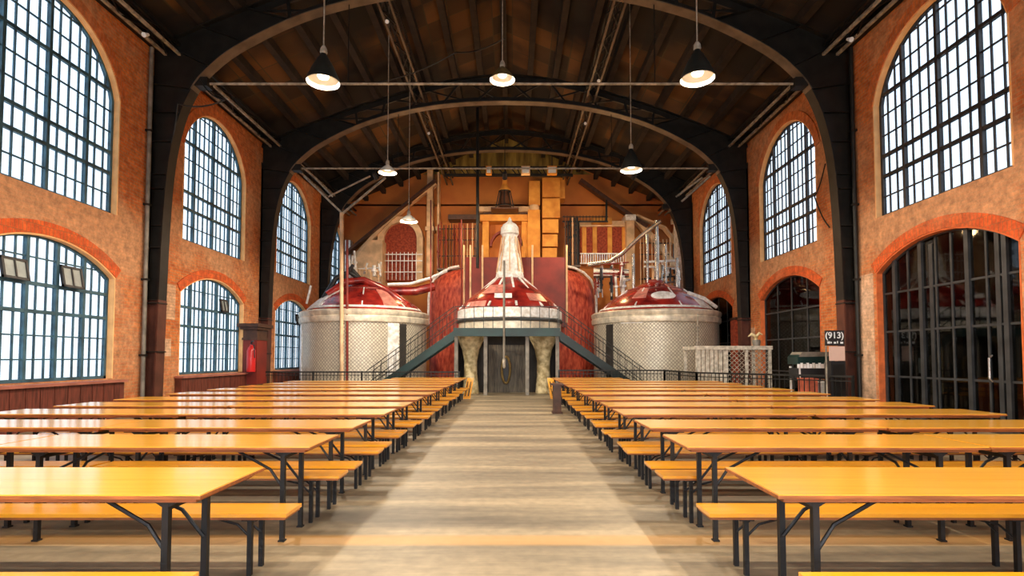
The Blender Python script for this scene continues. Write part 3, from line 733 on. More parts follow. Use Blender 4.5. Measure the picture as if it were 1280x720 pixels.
arc_panel(-2.75, -2.55, 2.72, .3, 2.88, M['white'], 'access_panel', tl)
arc_panel(-2.65, -2.50, 2.72, .3, 2.86, M['dark'], 'slot', tr)
arc_panel(-2.35, -2.0, 2.72, 3.47-.6, 2.9, M['white'], 'label_plate', tr)
b = MB(); b.lathe([(.42, 4.05), (.46, 4.5), (.3, 4.85), (.12, 5.0), (.001, 5.02)], 20, c=(-.2, -.3, 0)); b.build('manway', M['dark_red'], tl, True)
b = MB(); b.tube([(-1.3, -1.3, 4.15), (-.6, -1.0, 4.75), (.1, -.8, 4.85), (1.2, -.9, 4.35), (2.0, -.8, 3.75)], .16, 12); b.build('curved_pipe', M['red'], tl, True)
b = MB(); b.tube([(-1.5, -1.2, 4.0), (-1.0, -1.1, 4.9), (-.5, -.9, 5.2), (-.1, -.6, 4.9)], .11, 10); b.tube([(-.9, -1.0, 4.5), (-.3, -1.0, 5.5)], .07, 8); b.tube([(.2, -.5, 4.6), (-.6, -.5, 5.45)], .10, 8)
b.build('black_pipework', M['black'], tl, True)
b = MB(); b.tube([(1.0, .2, 4.5), (2.2, .3, 4.5), (3.0, .5, 4.75)], .20, 12); b.build('outlet_pipe', M['red'], tl, True)
b = MB(); b.tube([(1.0, -.1, 4.75), (2.0, 0, 4.8), (2.9, .2, 5.1), (3.6, .4, 5.45)], .07, 8); b.tube([(-2.3, -1.0, 3.8), (-2.2, -.8, 4.6)], .05, 8)
b.build('pale_pipe', M['white'], tl, True)
# right tank: oval hatch, stand pipes
b = MB(); b.lathe([(.001, 0), (.5, 0), (.52, .05), (.45, .1), (.001, .12)], 24, sx=1.0, sy=.4)
h = b.build('oval_hatch', M['white'], tr, True); h.location = (-.15, -1.95, 4.02); h.rotation_euler = (1.0, 0, 0)
b = MB(); b.lathe([(.5, 4.55), (.5, 4.75), (.35, 4.95), (.001, 5.0)], 20); b.build('manway', M['dark_red'], tr, True)
for (x, y, z1, r_) in ((-.35, -.2, 7.0, .06), (.05, -.3, 7.6, .08), (.55, .1, 6.6, .05), (-.9, .2, 6.2, .07), (.9, -.4, 5.9, .06)):
    MB().tube([(x, y, 4.5), (x, y, z1)], r_, 10).build('stand_pipe', M['chrome'], tr, True)
b = MB(); b.tube([(1.0, -1.6, 4.2), (1.7, -1.6, 3.95), (2.3, -1.3, 3.62)], .08, 8); b.build('side_pipe', M['white'], tr, True)
# pipework cluster behind right tank
rnd = random.Random(3)
def pipes(name, label, x0, x1, y0, y1, Y, n, mats, seed):
    rr = random.Random(seed); t = thing(name, label, 'pipework', at((x0+x1)/2, (y0+y1)/2, Y)*1.0)
    base = Vector(t.location)
    for k in range(n):
        px = rr.uniform(x0, x1); pa = at(px, rr.uniform((y0+y1)/2, y1), Y+rr.uniform(-.4, .4))-base; pb = at(px+rr.uniform(-3, 3), rr.uniform(y0, (y0+y1)/2), Y)-base
        pb.y = pa.y
        b = MB(); r_ = rr.uniform(.03, .10); b.tube([pa, pb], r_, 8)
        b.lathe([(r_*1.8, -.05), (r_*1.8, .05)], 10, c=tuple(pa.lerp(pb, .5)), cap=True)
        b.build('pipe', M[mats[k % len(mats)]], t, True)
    for k in range(max(2, n//3)):
        z = rr.uniform(y0+5, y1-5); pa = at(x0, z, Y)-base; pb = at(x1, z+rr.uniform(-4, 4), Y)-base
        b = MB(); b.tube([pa, pb], rr.uniform(.03, .07), 8); b.build('cross_pipe', M[mats[(k+1) % len(mats)]], t, True)
    return t
pipes('pipework', 'tangle of bright pipes and valves behind the right tank dome', 742, 786, 326, 376, 27.6, 22, ['chrome', 'white', 'dark_red', 'white', 'black'], 1)
pipes('pipework', 'tall bright pipes above the right tank dome', 805, 850, 322, 362, 27.3, 16, ['chrome', 'white', 'black', 'cream'], 2)
pipes('pipework', 'white and cream pipes behind the left tank dome', 436, 476, 312, 368, 28.3, 14, ['white', 'cream', 'white'], 4)
def pipe_screen(label, x0, x1, y0, y1, Y, n, mats, seed, rr_=.035):
    q = random.Random(seed); t = thing('pipe_screen', label, 'pipework', (0, 0, 0), group='upright pipe screens on the back wall')
    for k in range(n):
        px = x0+(x1-x0)*k/(n-1); a = at(px, y0+q.uniform(-2, 4), Y); z1 = at(px, y1, Y).z; r_ = rr_*q.uniform(.6, 1.4); oy = q.uniform(-.12, .12)
        b = MB(); b.tube([(a.x, Y+oy, a.z), (a.x, Y+oy, z1)], r_, 8); b.lathe([(r_*1.7, -.05), (r_*1.7, .05)], 8, c=(a.x, Y+oy, z1+(a.z-z1)*q.uniform(.2, .9)), cap=True)
        b.build('pipe', M[mats[q.randrange(len(mats))]], t, True)
    for yy in (y0+8, y0+22, y1-16): MB().bar(at(x0-1, yy, Y+.15), at(x1+1, yy, Y+.15), .05).build('cross_bar', M['steel'], t)
    bb = at(x0, y1, Y); cc = at(x1, y1, Y); MB().box(bb.x-.05, Y-.2, bb.z-.1, cc.x+.05, WY0, bb.z).build('shelf', M['brown'], t)
WY0 = 31.38
pipe_screen('dense row of red and cream upright pipes left of the ochre portal', 548, 594, 278, 336, 29.9, 15, ['dark_red', 'cream', 'lattice_red', 'brown', 'cream', 'dark_red'], 6)
pipe_screen('row of dark upright pipes right of the ochre box cabinets', 707, 724, 274, 332, 29.9, 7, ['brown', 'black', 'dark_red', 'cream'], 5, .045)
pipe_screen('thin cream and red pipes right of the broad white pilaster', 800, 838, 296, 365, 30.0, 9, ['cream', 'dark_red', 'white', 'brown'], 9)
# central tank
t = thing('brewing_tank', 'central tank with red ribbed dome and white tower, above the green platform', 'brewing tank', (-.12, TY, 0))
r = 2.3
MB().lathe([(.01, 2.42), (r-.1, 2.42), (r, 2.5), (r, 3.0)], 64).build('tank_body', M['tank_rim'], t, True)
MB().lathe([(r+.02, 2.98), (r+.07, 3.0), (r+.07, 3.08), (r+.02, 3.1)], 64).build('rim_seam', M['dark'], t, True)
MB().lathe([(r, 3.1), (r+.05, 3.14), (r+.04, 3.52), (r-.06, 3.56)], 64).build('rim_band', M['white'], t, True)
MB().lathe([(r-.06, 3.55), (r*.9, 3.85), (r*.74, 4.2), (r*.5, 4.62), (r*.3, 4.95), (r*.24, 5.08)], 64).build('dome', M['red'], t, True)
for k in range(12):
    a = 2*PI*k/12+.13
    MB().bar(((r-.02)*math.cos(a), (r-.02)*math.sin(a), 3.62), (r*.27*math.cos(a), r*.27*math.sin(a), 5.07), .09, .05).build('dome_rib', M['white'], t)
MB().lathe([(.62, 5.0), (.64, 5.1), (.60, 5.3), (.55, 5.35), (.50, 5.8), (.36, 6.35), (.33, 6.9), (.36, 7.0)], 24).build('tower', M['white'], t, True)
MB().lathe([(.36, 7.0), (.42, 7.06), (.40, 7.35), (.3, 7.5), (.12, 7.62), (.05, 7.8), (.001, 7.85)], 20).build('tower_cap', M['white'], t, True)
b = MB()
for k in range(8):
    a = 2*PI*k/8; b.bar((.60*math.cos(a), .60*math.sin(a), 5.3), (.35*math.cos(a), .35*math.sin(a), 6.9), .05, .05)
b.build('tower_ribs', M['cream'], t)
MB().box(-.62, -2.14, 3.93, .10, -1.95, 4.12).build('hatch_plate', M['white'], t)
def cone_patch(a0, a1, r0, z0, r1, z1, m):  # panels paint lighter reflections onto the central dome
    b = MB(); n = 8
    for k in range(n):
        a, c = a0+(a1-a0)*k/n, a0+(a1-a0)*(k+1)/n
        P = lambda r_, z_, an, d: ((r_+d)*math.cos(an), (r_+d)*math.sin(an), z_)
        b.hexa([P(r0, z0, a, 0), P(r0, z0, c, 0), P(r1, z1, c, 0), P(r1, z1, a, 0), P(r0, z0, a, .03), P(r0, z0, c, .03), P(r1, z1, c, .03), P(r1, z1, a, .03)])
    b.build('central_dome_highlight', M[m], t)
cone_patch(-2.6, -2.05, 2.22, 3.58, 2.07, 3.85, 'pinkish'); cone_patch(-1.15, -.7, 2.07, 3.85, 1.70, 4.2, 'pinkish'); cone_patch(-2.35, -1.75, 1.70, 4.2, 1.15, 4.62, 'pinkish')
# platform
PZ = 2.48; PY0, PY1 = 20.95, 21.95
t = thing('steel_platform', 'dark green steel walkway platform in front of the central tank', 'platform', (0, 0, 0))
MB().box(-2.25, PY0, PZ-.08, 1.82, PY1, PZ).build('deck', M['green'], t)
MB().box(-2.27, PY0-.06, PZ-.2, 1.84, PY0, PZ+.12).build('edge_beam', M['green_light'], t)
for x in (-2.2, -1.05, .58, 1.76):
    MB().box(x-.07, PY0+.3, 0, x+.07, PY0+.44, PZ-.08).build('post', M['grey_post'], t)
rl = MB()
for z in (.5, 1.0): rl.bar((-2.2, PY0, PZ+z*.95), (-.55, PY0, PZ+z*.95), .03).bar((.25, PY0, PZ+z*.95), (1.78, PY0, PZ+z*.95), .03)
for k in range(12):
    x = -2.2+k*3.98/11
    if -.5 < x < .2: continue
    rl.bar((x, PY0, PZ), (x, PY0, PZ+.96), .025)
rl.build('guard_rail', M['green'], t)
for sx, xs, mm, lab in ((-1, -2.25, 'green_light', 'teal steel stair descending left from the platform'), (1, 1.82, 'green', 'dark green steel stair descending right from the platform')):
    t = thing('steel_stair', lab+' with thin handrails', 'stairs', (0, 0, 0))
    run = 3.35
    A = (xs, PZ); B = (xs+sx*run, 0)
    for y in (PY0, PY1-.05):
        poly = [(A[0], A[1]+.02), (A[0], A[1]-.34), (B[0]-sx*.25, 0), (B[0]+sx*.25, 0)]
        MB().prism(poly, 'Y', y-.05, y).build('stringer', M[mm], t)
    n = 13
    for k in range(1, n):
        z = PZ*(1-k/n); x = xs+sx*run*k/n
        MB().box(x-.13, PY0, z-.035, x+.13, PY1-.05, z).build('tread', M['grey_post'], t)
    for y in (PY0, PY1):
        b = MB()
        for dz in (.45, .95): b.bar((A[0], y, A[1]+dz), (B[0], y, B[1]+dz), .028)
        for k in range(13):
            q = k/12; x = A[0]+(B[0]-A[0])*q; z = A[1]+(B[1]-A[1])*q
            b.bar((x, y, z), (x, y, z+.95), .018)
        b.build('handrail', M['steel'], t)
# base of the central tank
t = thing('tank_house', 'dark recessed enclosure beneath the central tank', 'enclosure', (0, 0, 0))
b = MB()
for k in range(22): x = -2.25+k*4.1/22; b.box(x, 23.1, 0, x+.12, 23.2, 2.4)
b.box(-2.25, 23.15, 0, 1.85, 23.3, 2.4); b.box(-2.3, 22.2, 0, -2.2, 23.3, 2.4); b.box(1.8, 22.2, 0, 1.9, 23.3, 2.4)
b.build('back_panelling', M['dark'], t)
MB().box(-1.0, 22.9, 0, .6, 23.1, 2.0).build('inner_panelling', M['recess'], t)
for x, s in ((-1.72, -1), (1.28, 1)):
    b = MB(); prof = [(.34, 0), (.32, .3), (.27, .8), (.27, 1.3), (.36, 1.8), (.55, 2.2), (.62, 2.38)]
    b.lathe(prof, 20, c=(x, 22.45, 0), cap=True)
    tag(b.build('flared_pillar', M['pillar'], smooth=True), 'mottled cream flared pillar carrying the central tank, %s of the bronze ring' % ('left' if s < 0 else 'right'), 'pillar', 'flared pillars under the central tank')
b = MB(); n = 32
p0 = Vector((-.27, 22.78, .95))
pts = [(p0.x+.17*math.cos(2*PI*k/n), p0.y, p0.z+.55*math.sin(2*PI*k/n)) for k in range(n+1)]
b.tube(pts, .05, 8, False); t = b.build('oval_ring', M['bronze'], smooth=True); tag(t, 'tall oval bronze ring frame in the recess under the central tank', 'ring')
MB().lathe([(.001, 0), (.16, 0), (.16, .02), (.001, .02)], 24).build('door', M['black'], t)
t.children[0].location = (p0.x, p0.y+.03, p0.z); t.children[0].rotation_euler = (PI/2, 0, 0); t.children[0].scale = (1, 3.2, 1)
b = MB(); b.tube([(-.32, 20.8, 1.3), (-.32, 20.8, 5.2)], .045, 8); t = tag(b.build('hanging_pipe', M['grey_post'], smooth=True), 'thin vertical pipe with ladle tip hanging before the central dome', 'pipe')
MB().lathe([(.02, 0), (.06, .05), (.06, .35), (.02, .4)], 10, c=(-.32, 20.8, 1.05)).build('tip', M['rail'], t, True)
# brewhouse drum in weathered red
t = thing('brewhouse_drum', 'weathered red rounded brewhouse housing behind the central tank', 'housing', (.0, 29.3, 0))
zc = 6.15
prof = [(4.45, 0), (4.45, 4.6), (4.38, 5.1), (4.15, 5.6), (3.75, 5.95), (3.3, 6.12), (2.9, 6.18)]
MB().lathe(prof, 72, sy=.42, c=(-.02, 0, 0)).build('curved_wall', M['red_wall'], t, True)
MB().lathe([(4.46, 4.75), (4.5, 5.1), (4.26, 5.64), (3.84, 6.0), (3.3, 6.2), (2.9, 6.27), (2.9, 6.18)], 72, sy=.42, c=(-.02, 0, 0)).build('pale_shoulder_trim', M['white'], t, True) if False else None
b = MB()
for s in (-1, 1):
    b.tube([(s*4.49, -.25, 3.2), (s*4.49, -.25, 4.6), (s*4.42, -.3, 5.1), (s*4.2, -.35, 5.62), (s*3.8, -.5, 5.98), (s*3.3, -.75, 6.18), (s*2.8, -1.0, 6.24)], .07, 8)
b.build('shoulder_trim', M['white'], t, True)
MB().box(-2.4, -2.15, 3.0, 2.7, -1.7, 6.5).build('flat_front', M['dark_red'], t)
for x in (-2.42, -2.1, -1.5, 1.0, 2.72): MB().tube([(x, -2.2, 3.2), (x, -2.2, 7.1)], .05, 8).build('upright_pipe', M['cream'], t, True)
# ------------------------------------------------------------------ back wall architecture
WY = YB-.02
def bxp(b, x0, y0, x1, y1, Y, depth):   # box seen between two picture corners at depth Y
    a = at(x0, y1, Y); c = at(x1, y0, Y); return b.box(a.x, Y, a.z, c.x, Y+depth, c.z)
t = thing('stone_portal', 'ochre portal with corniced lintel on the back wall above the central tower', 'portal', (0, 0, 0)); Y = 30.6; dp = WY-Y
for x0, x1 in ((603, 611), (652, 660)):
    bxp(MB(), x0, 275, x1, 345, Y, dp).build('column', M['ochre'], t)
bxp(MB(), 600, 268, 664, 276, Y-.15, dp+.15).build('lintel', M['ochre'], t)
bxp(MB(), 597, 258, 662, 264, Y-.25, dp+.25).build('cornice', M['cream'], t)
bxp(MB(), 604, 264, 660, 268, Y-.05, dp+.05).build('frieze', M['brown'], t)
b = MB(); c = at(633, 300, Y); rad = .95
b.band([(c.x+rad*math.cos(a*PI/16), c.z-.35+rad*math.sin(a*PI/16)) for a in range(17)], [(c.x+(rad-.12)*math.cos(a*PI/16), c.z-.35+(rad-.12)*math.sin(a*PI/16)) for a in range(17)], 'Y', Y, Y+.4)
b.build('arch_moulding', M['dark_red'], t)
bxp(MB(), 560, 268, 600, 274, 30.5, .9).build('side_cornice', M['brown'], t)
# ochre cabinets
t = thing('ochre_cabinet_tower', 'tall tower of ochre box cabinets right of the portal', 'cabinet', (0, 0, 0))
for (x0, y0, x1, y1) in ((678, 222, 700, 246), (694, 222, 706, 248), (678, 248, 700, 272), (678, 274, 698, 291), (678, 293, 697, 308), (678, 310, 696, 334)):
    bxp(MB(), x0, y0, x1, y1, 30.2 if x0 == 678 else 30.4, .95).build('box', M['ochre'], t)
t = thing('ochre_pilaster', 'plain ochre pilaster between the portal and the box cabinets', 'pilaster', (0, 0, 0))
bxp(MB(), 661, 226, 675, 256, 30.3, 1.0).build('upper_shaft', M['ochre'], t); bxp(MB(), 660, 262, 675, 340, 30.3, 1.0).build('lower_shaft', M['ochre'], t)
a = at(667.5, 259, 30.3); MB().lathe([(.001, -.22), (.28, -.14), (.33, 0), (.28, .14), (.001, .22)], 16, c=(a.x, 30.5, a.z)).build('ball', M['cream'], t, True)
# bell lantern
a = at(631, 239, 29.2); t = thing('bell_lantern', 'orange bell over a dark lattice lantern above the portal', 'lantern', a)
MB().lathe([(.34, 0), (.33, .06), (.2, .22), (.14, .42), (.13, .68), (.001, .7)], 20).build('bell', M['ochre'], t, True)
b = MB()
for k in range(8):
    an = 2*PI*k/8; b.bar((.3*math.cos(an), .3*math.sin(an), 0), (.48*math.cos(an), .48*math.sin(an), -.88), .05)
b.lathe([(.48, -.9), (.52, -.86), (.48, -.82)], 16); b.lathe([(.3, -.04), (.34, 0), (.3, .03)], 16); b.build('lattice', M['black'], t)
MB().lathe([(.001, -.85), (.32, -.85), (.22, -.02), (.001, -.02)], 14).build('core', M['brown'], t)
a2 = at(631, 259, 29.2)
MB().box(-.75, -.1, -.98, .75, .9, -.90).build('shelf', M['brown'], t)
MB().tube([(0, 0, .68), (0, 0, 2.6)], .03, 6).build('chain', M['black'], t)
t = thing('service_beam', 'black lattice service beam crossing above the bell lantern', 'beam', (0, 0, 0)); Yb = 28.2
b = MB(); b.bar(at(556, 219, Yb), at(716, 219, Yb), .12, .14); b.bar(at(566, 209, Yb), at(712, 209, Yb), .08); 
for k in range(18): b.bar(at(566+k*8, 209, Yb), at(570+k*8+(k % 2)*4, 219, Yb), .05)
b.build('beam', M['steel'], t)
for x in (600, 690): MB().bar(at(x, 209, Yb), at(x, 180, Yb), .05).build('hanger', M['steel'], t)
for (x, m_, lab, w_) in ((657, 'cream', 'small cream floodlight box on the service beam', .45), (690, 'ochre', 'small yellow floodlight box on the service beam', .5), (611, 'ochre', 'small orange floodlight left on the service beam', .3)):
    p = at(x, 216, Yb-.35); t = thing('floodlight', lab, 'floodlight', p, group='floodlights on the service beam')
    MB().cbox(0, 0, -.1, w_, .28, .42).build('housing', M[m_], t); MB().cbox(0, -.15, -.05, w_-.1, .02, .3).build('lens', M['letter'], t); MB().bar((0, 0, .3), (0, .2, .42), .05).build('bracket', M['steel'], t)
# tall pilasters, gable mouldings
for x0, x1, y0, lab, hy in ((533, 541, 212, 'tall cream pilaster on the back wall left of the portal', 345), (546, 549, 215, 'slim cream half-round pilaster close right of the tall one', 345)):
    t = thing('wall_pilaster', lab, 'pilaster', (0, 0, 0)); bxp(MB(), x0, y0, x1, hy, 30.7, .68).build('shaft', M['cream'], t); bxp(MB(), x0-1.5, 283, x1+1.5, 288, 30.6, .75).build('collar', M['cream'], t)
t = thing('wall_pilaster', 'broad white pilaster on the back wall beside the red lattice panel', 'pilaster', (0, 0, 0))
bxp(MB(), 784, 274, 793, 362, 30.3, 1.0).build('shaft', M['cream'], t); bxp(MB(), 782, 268, 795, 275, 30.2, 1.1).build('capital', M['white'], t)
t = thing('grey_pier', 'pale grey pier in the far right corner before the last window', 'pier', (0, 0, 0))
bxp(MB(), 848, 275, 858, 372, 28.6, .7).build('shaft', M['white'], t); bxp(MB(), 844, 270, 860, 276, 28.5, .8).build('capital', M['tank_rim'], t)
t = thing('grey_pier', 'pale grey pier in the far left corner beside the last window', 'pier', (0, 0, 0))
bxp(MB(), 402, 285, 419, 316, 31.0, .3).build('shaft', M['white'], t) if False else None
bxp(MB(), 429, 300, 438, 478, 30.9, .45).build('shaft', M['white'], t)
def raking(name, lab, pts, Y, wd, m):
    b = MB()
    for p, q in zip(pts[:-1], pts[1:]):
        b.bar(at(p[0], p[1], Y), at(q[0], q[1], Y), .5, wd)
    return tag(b.build(name, m), lab, 'moulding')
raking('raking_cornice', 'pale raking cornice climbing the left of the back gable', [(436, 336), (448, 318), (480, 283), (512, 254), (545, 230)], 30.9, .22, M['cream'])
raking('raking_cornice', 'dark timber rafter above the left raking cornice', [(432, 318), (500, 262), (545, 226)], 30.6, .14, M['brown'])
raking('raking_cornice', 'dark raking beam descending the right of the back gable', [(725, 226), (770, 258), (808, 284)], 30.6, .2, M['brown'])
raking('raking_cornice', 'pale raking cornice low on the right of the back gable', [(792, 272), (822, 306), (842, 332)], 30.7, .3, M['cream'])
raking('raking_cornice', 'thin pale moulding falling to the right corner pier', [(795, 270), (830, 285), (846, 305)], 30.5, .1, M['cream'])
# long pale boom
b = MB(); b.tube([at(826, 276, 24), at(800, 296, 24.6), at(778, 317, 25.2), at(762, 327, 25.8), at(735, 331, 26)], .09, 10)
tag(b.build('long_spout', M['chrome'], smooth=True), 'long curved silvery spout slanting up above the right tank', 'spout')
# arched red recess left
def arched(x0, x1, ytop, ybot, Y, grow=0, n=20):
    a = at(x0, ybot, Y); c = at(x1, ytop, Y); w = (c.x-a.x)/2; cx = (a.x+c.x)/2; zs = c.z-w
    pts = [(cx-w-grow, a.z)]+[(cx+(w+grow)*math.cos(PI-PI*k/n), zs+(w+grow)*math.sin(PI-PI*k/n)) for k in range(n+1)]+[(cx+w+grow, a.z)]
    return pts
t = thing('arched_recess', 'red-brown arched recess with cream surround on the left of the back wall', 'recess', (0, 0, 0))
p_in = arched(479, 521, 278, 350, 30.8); p_out = arched(479, 521, 278, 350, 30.8, .35)
MB().prism(p_in, 'Y', 31.1, 31.38).build('infill', M['lattice_red'], t)
MB().band(p_out, p_in, 'Y', 30.8, 31.38).build('surround', M['cream'], t)
b = MB()
for k in range(9): p = at(480+k*5, 350, 30.75); b.bar((p.x, 30.78, p.z), (p.x, 30.78, p.z+1.6), .035)
for yy in (318, 326, 340): b.bar(at(474, yy, 30.75), at(528, yy, 30.75), .05)
b.build('railing', M['white'], t)
t = thing('pale_wall_mass', 'white plaster buttress between the last left window and the arched recess', 'buttress', (0, 0, 0))
c0 = [at(440, 372, 30.2), at(478, 372, 30.2), at(478, 300, 30.2), at(462, 300, 30.2), at(440, 330, 30.2)]
MB().prism([(v.x, v.z) for v in c0], 'Y', 30.2, 31.38).build('body', M['cream'], t)
# red brick panel on the right
t = thing('brick_screen', 'red patterned brick panel with ochre posts and white balustrade, right of the back wall', 'panel', (0, 0, 0))
bxp(MB(), 726, 284, 782, 318, 30.9, .48).build('infill', M['lattice_red'], t)
for x in (728, 741, 760, 778): bxp(MB(), x, 282, x+5, 330, 30.8, .5).build('post', M['ochre'], t)
bxp(MB(), 724, 276, 781, 283, 30.7, .6).build('cornice', M['cream'], t)
bxp(MB(), 740, 272, 765, 280, 30.5, .6).build('crest', M['ochre'], t)
b = MB()
for k in range(20): p = at(727+k*2.9, 330, 30.6); b.bar((p.x, 30.65, p.z), (p.x, 30.65, p.z+.62), .05)
b.bar(at(724, 317, 30.6), at(782, 317, 30.6), .06).bar(at(724, 329, 30.6), at(782, 329, 30.6), .05); b.build('balustrade', M['white'], t)
t = thing('iron_gallery', 'dark iron gallery grating above the red panel', 'gallery', (0, 0, 0))
b = MB()
for k in range(14): p = at(705+k*4, 276, 30.0); b.bar((p.x, 30.0, p.z), (p.x, 30.0, p.z+.3), .03)
b.bar(at(703, 277, 30), at(760, 277, 30), .08); b.bar(at(703, 271, 30), at(760, 271, 30), .05); b.bar(at(758, 250, 30), at(758, 277, 30), .1); b.build('grating', M['steel'], t)
# hanging thin poles
for (px, y0, y1, Y, rr_, m_, lab) in ((427, 266, 480, 21.6, .075, 'cream', 'tall cream pole in front of the left tank'), (434, 300, 480, 21.75, .05, 'dark_red', 'thin dark red pole beside the cream pole at the left tank'),
        (597, 135, 335, 25.0, .075, 'steel', 'long thin black rod hanging left of the portal'), (538.5, 250, 491, 22.0, .03, 'dark_red', 'thin dark red rod left of the central stair'),
        (872, 392, 493.5, 21.4, .025, 'rail', 'thin pale rod in front of the right tank'), (577, 275, 395, 26.6, .04, 'dark_red', 'slim red pipe on the left of the red housing')):
    b = MB(); b.tube([at(px, y0, Y), at(px, y1, Y)], rr_, 10); tag(b.build('vertical_pole', M[m_], smooth=True), lab, 'pole')
# bracket bars from the pole to the second arch
b = MB(); P0 = at(428, 267, 21.6); b.bar(P0, at(380, 220, 21.2), .07).bar(P0, at(482, 222, 21.2), .07); b.bar(at(410, 246, 21.4), at(463, 220, 21.2), .05).bar(at(393, 222, 21.2), at(416, 246, 21.4), .05)
tag(b.build('forked_bracket', M['rail']), 'pale forked steel bracket topping the cream pole', 'bracket')
b = MB(); P0 = at(846, 272, 24); b.bar(at(845, 246, 22), at(878, 222, 21.3), .06).bar(at(852, 252, 22), at(888, 220, 21.3), .06)
tag(b.build('forked_bracket', M['rail']), 'pale twin diagonal bars below the right end of the second tie rod', 'bracket')
# ------------------------------------------------------------------ railings before the tanks
def railing(name, label, pts, z=.92, sp=.13):
    t = thing(name, label, 'railing', (0, 0, 0), group='dark railings in front of the tanks')
    for (a, c) in zip(pts[:-1], pts[1:]):
        a = Vector((a[0], a[1], 0)); c = Vector((c[0], c[1], 0)); L = (c-a).length
        b = MB(); b.bar(a+Vector((0,0,z)), c+Vector((0,0,z)), .05).bar(a+Vector((0,0,.12)), c+Vector((0,0,.12)), .035).bar(a+Vector((0,0,z-.12)), c+Vector((0,0,z-.12)), .025)
        b.build('rail', M['steel'], t)
        b = MB(); n = int(L/sp)
        for k in range(1, n): p = a.lerp(c, k/n); b.bar(p+Vector((0,0,.12)), p+Vector((0,0,z)), .018)
        b.build('balusters', M['steel'], t)
        m = max(1, round(L/1.8))
        for k in range(m+1):
            p = a.lerp(c, k/m); MB().cbox(p.x, p.y, 0, .055, .055, z+.03).build('post', M['steel'], t)
railing('railing', 'dark baluster railing in front of the left tank', [(-9.3, 20.45), (-2.0, 20.45)])
railing('railing', 'dark baluster railing bending towards the wall right of the aisle', [(1.75, 20.45), (5.7, 20.45), (5.85, 17.3), (8.6, 13.78)], .98)
# ------------------------------------------------------------------ left wall red pilaster, extinguisher
t = thing('red_pedestal', 'dark red carved pedestal pier with moulded cap against the left brick wall', 'pedestal', (XL+.3, 20.1, 0))
MB().cbox(0, 0, 0, .62, 1.0, .5).build('base', M['brown'], t)
MB().cbox(0, 0, .5, .5, .8, 1.6).build('shaft', M['dark_red'], t)
MB().cbox(0, 0, 2.1, .56, .9, .08).cbox(0, 0, 2.18, .5, .8, .3).cbox(0, 0, 2.48, .64, 1.06, .09).cbox(0, 0, 2.57, .76, 1.25, .12).build('capital', M['brown'], t)
p = at(316, 450, 19.4)
t = thing('fire_extinguisher', 'bright red fire extinguisher hung on the dark red pedestal', 'fire extinguisher', (XL+.42, 19.55, .95))
MB().lathe([(.001, 0), (.14, 0), (.15, .04), (.15, .75), (.10, .88), (.05, .92), (.05, .98), (.001, .98)], 20).build('cylinder', M['ext_red'], t, True)
vv = MB().tube([(0, 0, .98), (.02, -.05, 1.08), (.12, -.12, 1.1)], .03, 8).build('valve', M['black'], t, True)
MB().tube([(0, -.05, 1.0), (.16, -.12, .95), (.18, -.12, .5)], .02, 8).build('hose', M['black'], vv, True)
# small dark objects on floor behind the railing, left
t = thing('valve_wheel', 'small black valve wheel behind the railing before the left window', 'valve', (-8.2, 21.0, .55))
MB().lathe([(.16, -.02), (.2, 0), (.16, .02)], 18).build('wheel', M['black'], t, True); MB().tube([(0, 0, -.55), (0, 0, .1)], .04, 8).build('stem', M['black'], t)
# ------------------------------------------------------------------ right side clutter
cg = thing('lattice_crate', 'white-framed wire lattice crate behind the right railing', 'crate', (0, 0, 0))
Y0 = 17.6; a = at(872, 490, Y0); x0, x1 = a.x, at(963, 490, Y0).x; zt = at(870, 437, Y0).z; Y1 = Y0+1.2
for x in (x0, x1, x0+(x1-x0)*.40, x0+(x1-x0)*.68):
    MB().cbox(x, Y0, 0, .09, .07, zt).build('post', M['oldwhite'], cg)
for x in (x0, x1): MB().cbox(x, Y1, 0, .08, .07, zt).build('post', M['oldwhite'], cg)
MB().box(x0-.08, Y0-.06, zt, x1+.08, Y0+.06, zt+.12).box(x0-.08, Y1-.06, zt, x1+.08, Y1+.06, zt+.12).box(x0-.06, Y0, zt, x0+.06, Y1, zt+.1).box(x1-.06, Y0, zt, x1+.06, Y1, zt+.1).build('top_frame', M['oldwhite'], cg)
b = MB(); xm = x0+(x1-x0)*.4
s_ = .16; k = xm-(zt)
while k < x1:
    for sg in (1, -1):
        pa, pb = [k, .1], [k+zt, zt]
        if sg < 0: pa, pb = [k, zt], [k+zt, .1]
        def clip(p, q):
            t0 = max(0, (xm-p[0])/(q[0]-p[0])); t1 = min(1, (x1-p[0])/(q[0]-p[0]))
            return None if t1 <= t0 else ((p[0]+(q[0]-p[0])*t0, p[1]+(q[1]-p[1])*t0), (p[0]+(q[0]-p[0])*t1, p[1]+(q[1]-p[1])*t1))
        r_ = clip(pa, pb)
        if r_: b.bar((r_[0][0], Y0+.02*sg, r_[0][1]), (r_[1][0], Y0+.02*sg, r_[1][1]), .018)
    k += s_
b.build('lattice', M['rail'], cg)
b = MB()
for k in range(7): x = x0+.05+k*(xm-x0-.1)/6; b.box(x-.055, Y0-.02, .05, x+.055, Y0+.02, zt)
b.build('slatted_side', M['oldwhite'], cg)
MB().box(x0, Y0, .35, x1, Y1, .4).build('shelf', M['brown'], cg)
t = thing('plant_pot', 'small grey-green ornament on top of the lattice crate', 'ornament', (at(946, 436, Y0).x, Y0+.02, zt+.12))
MB().lathe([(.001, 0), (.10, 0), (.13, .14), (.11, .2), (.001, .2)], 14).build('pot', M['grey_post'], t, True)
MB().tube([(0, 0, .2), (-.05, 0, .32), (-.16, 0, .38), (-.26, 0, .30)], [.06, .05, .05, .02], 8).tube([(0, 0, .3), (.1, 0, .42), (.2, 0, .36)], [.05, .04, .02], 8).build('figure', M['pillar'], t, True)
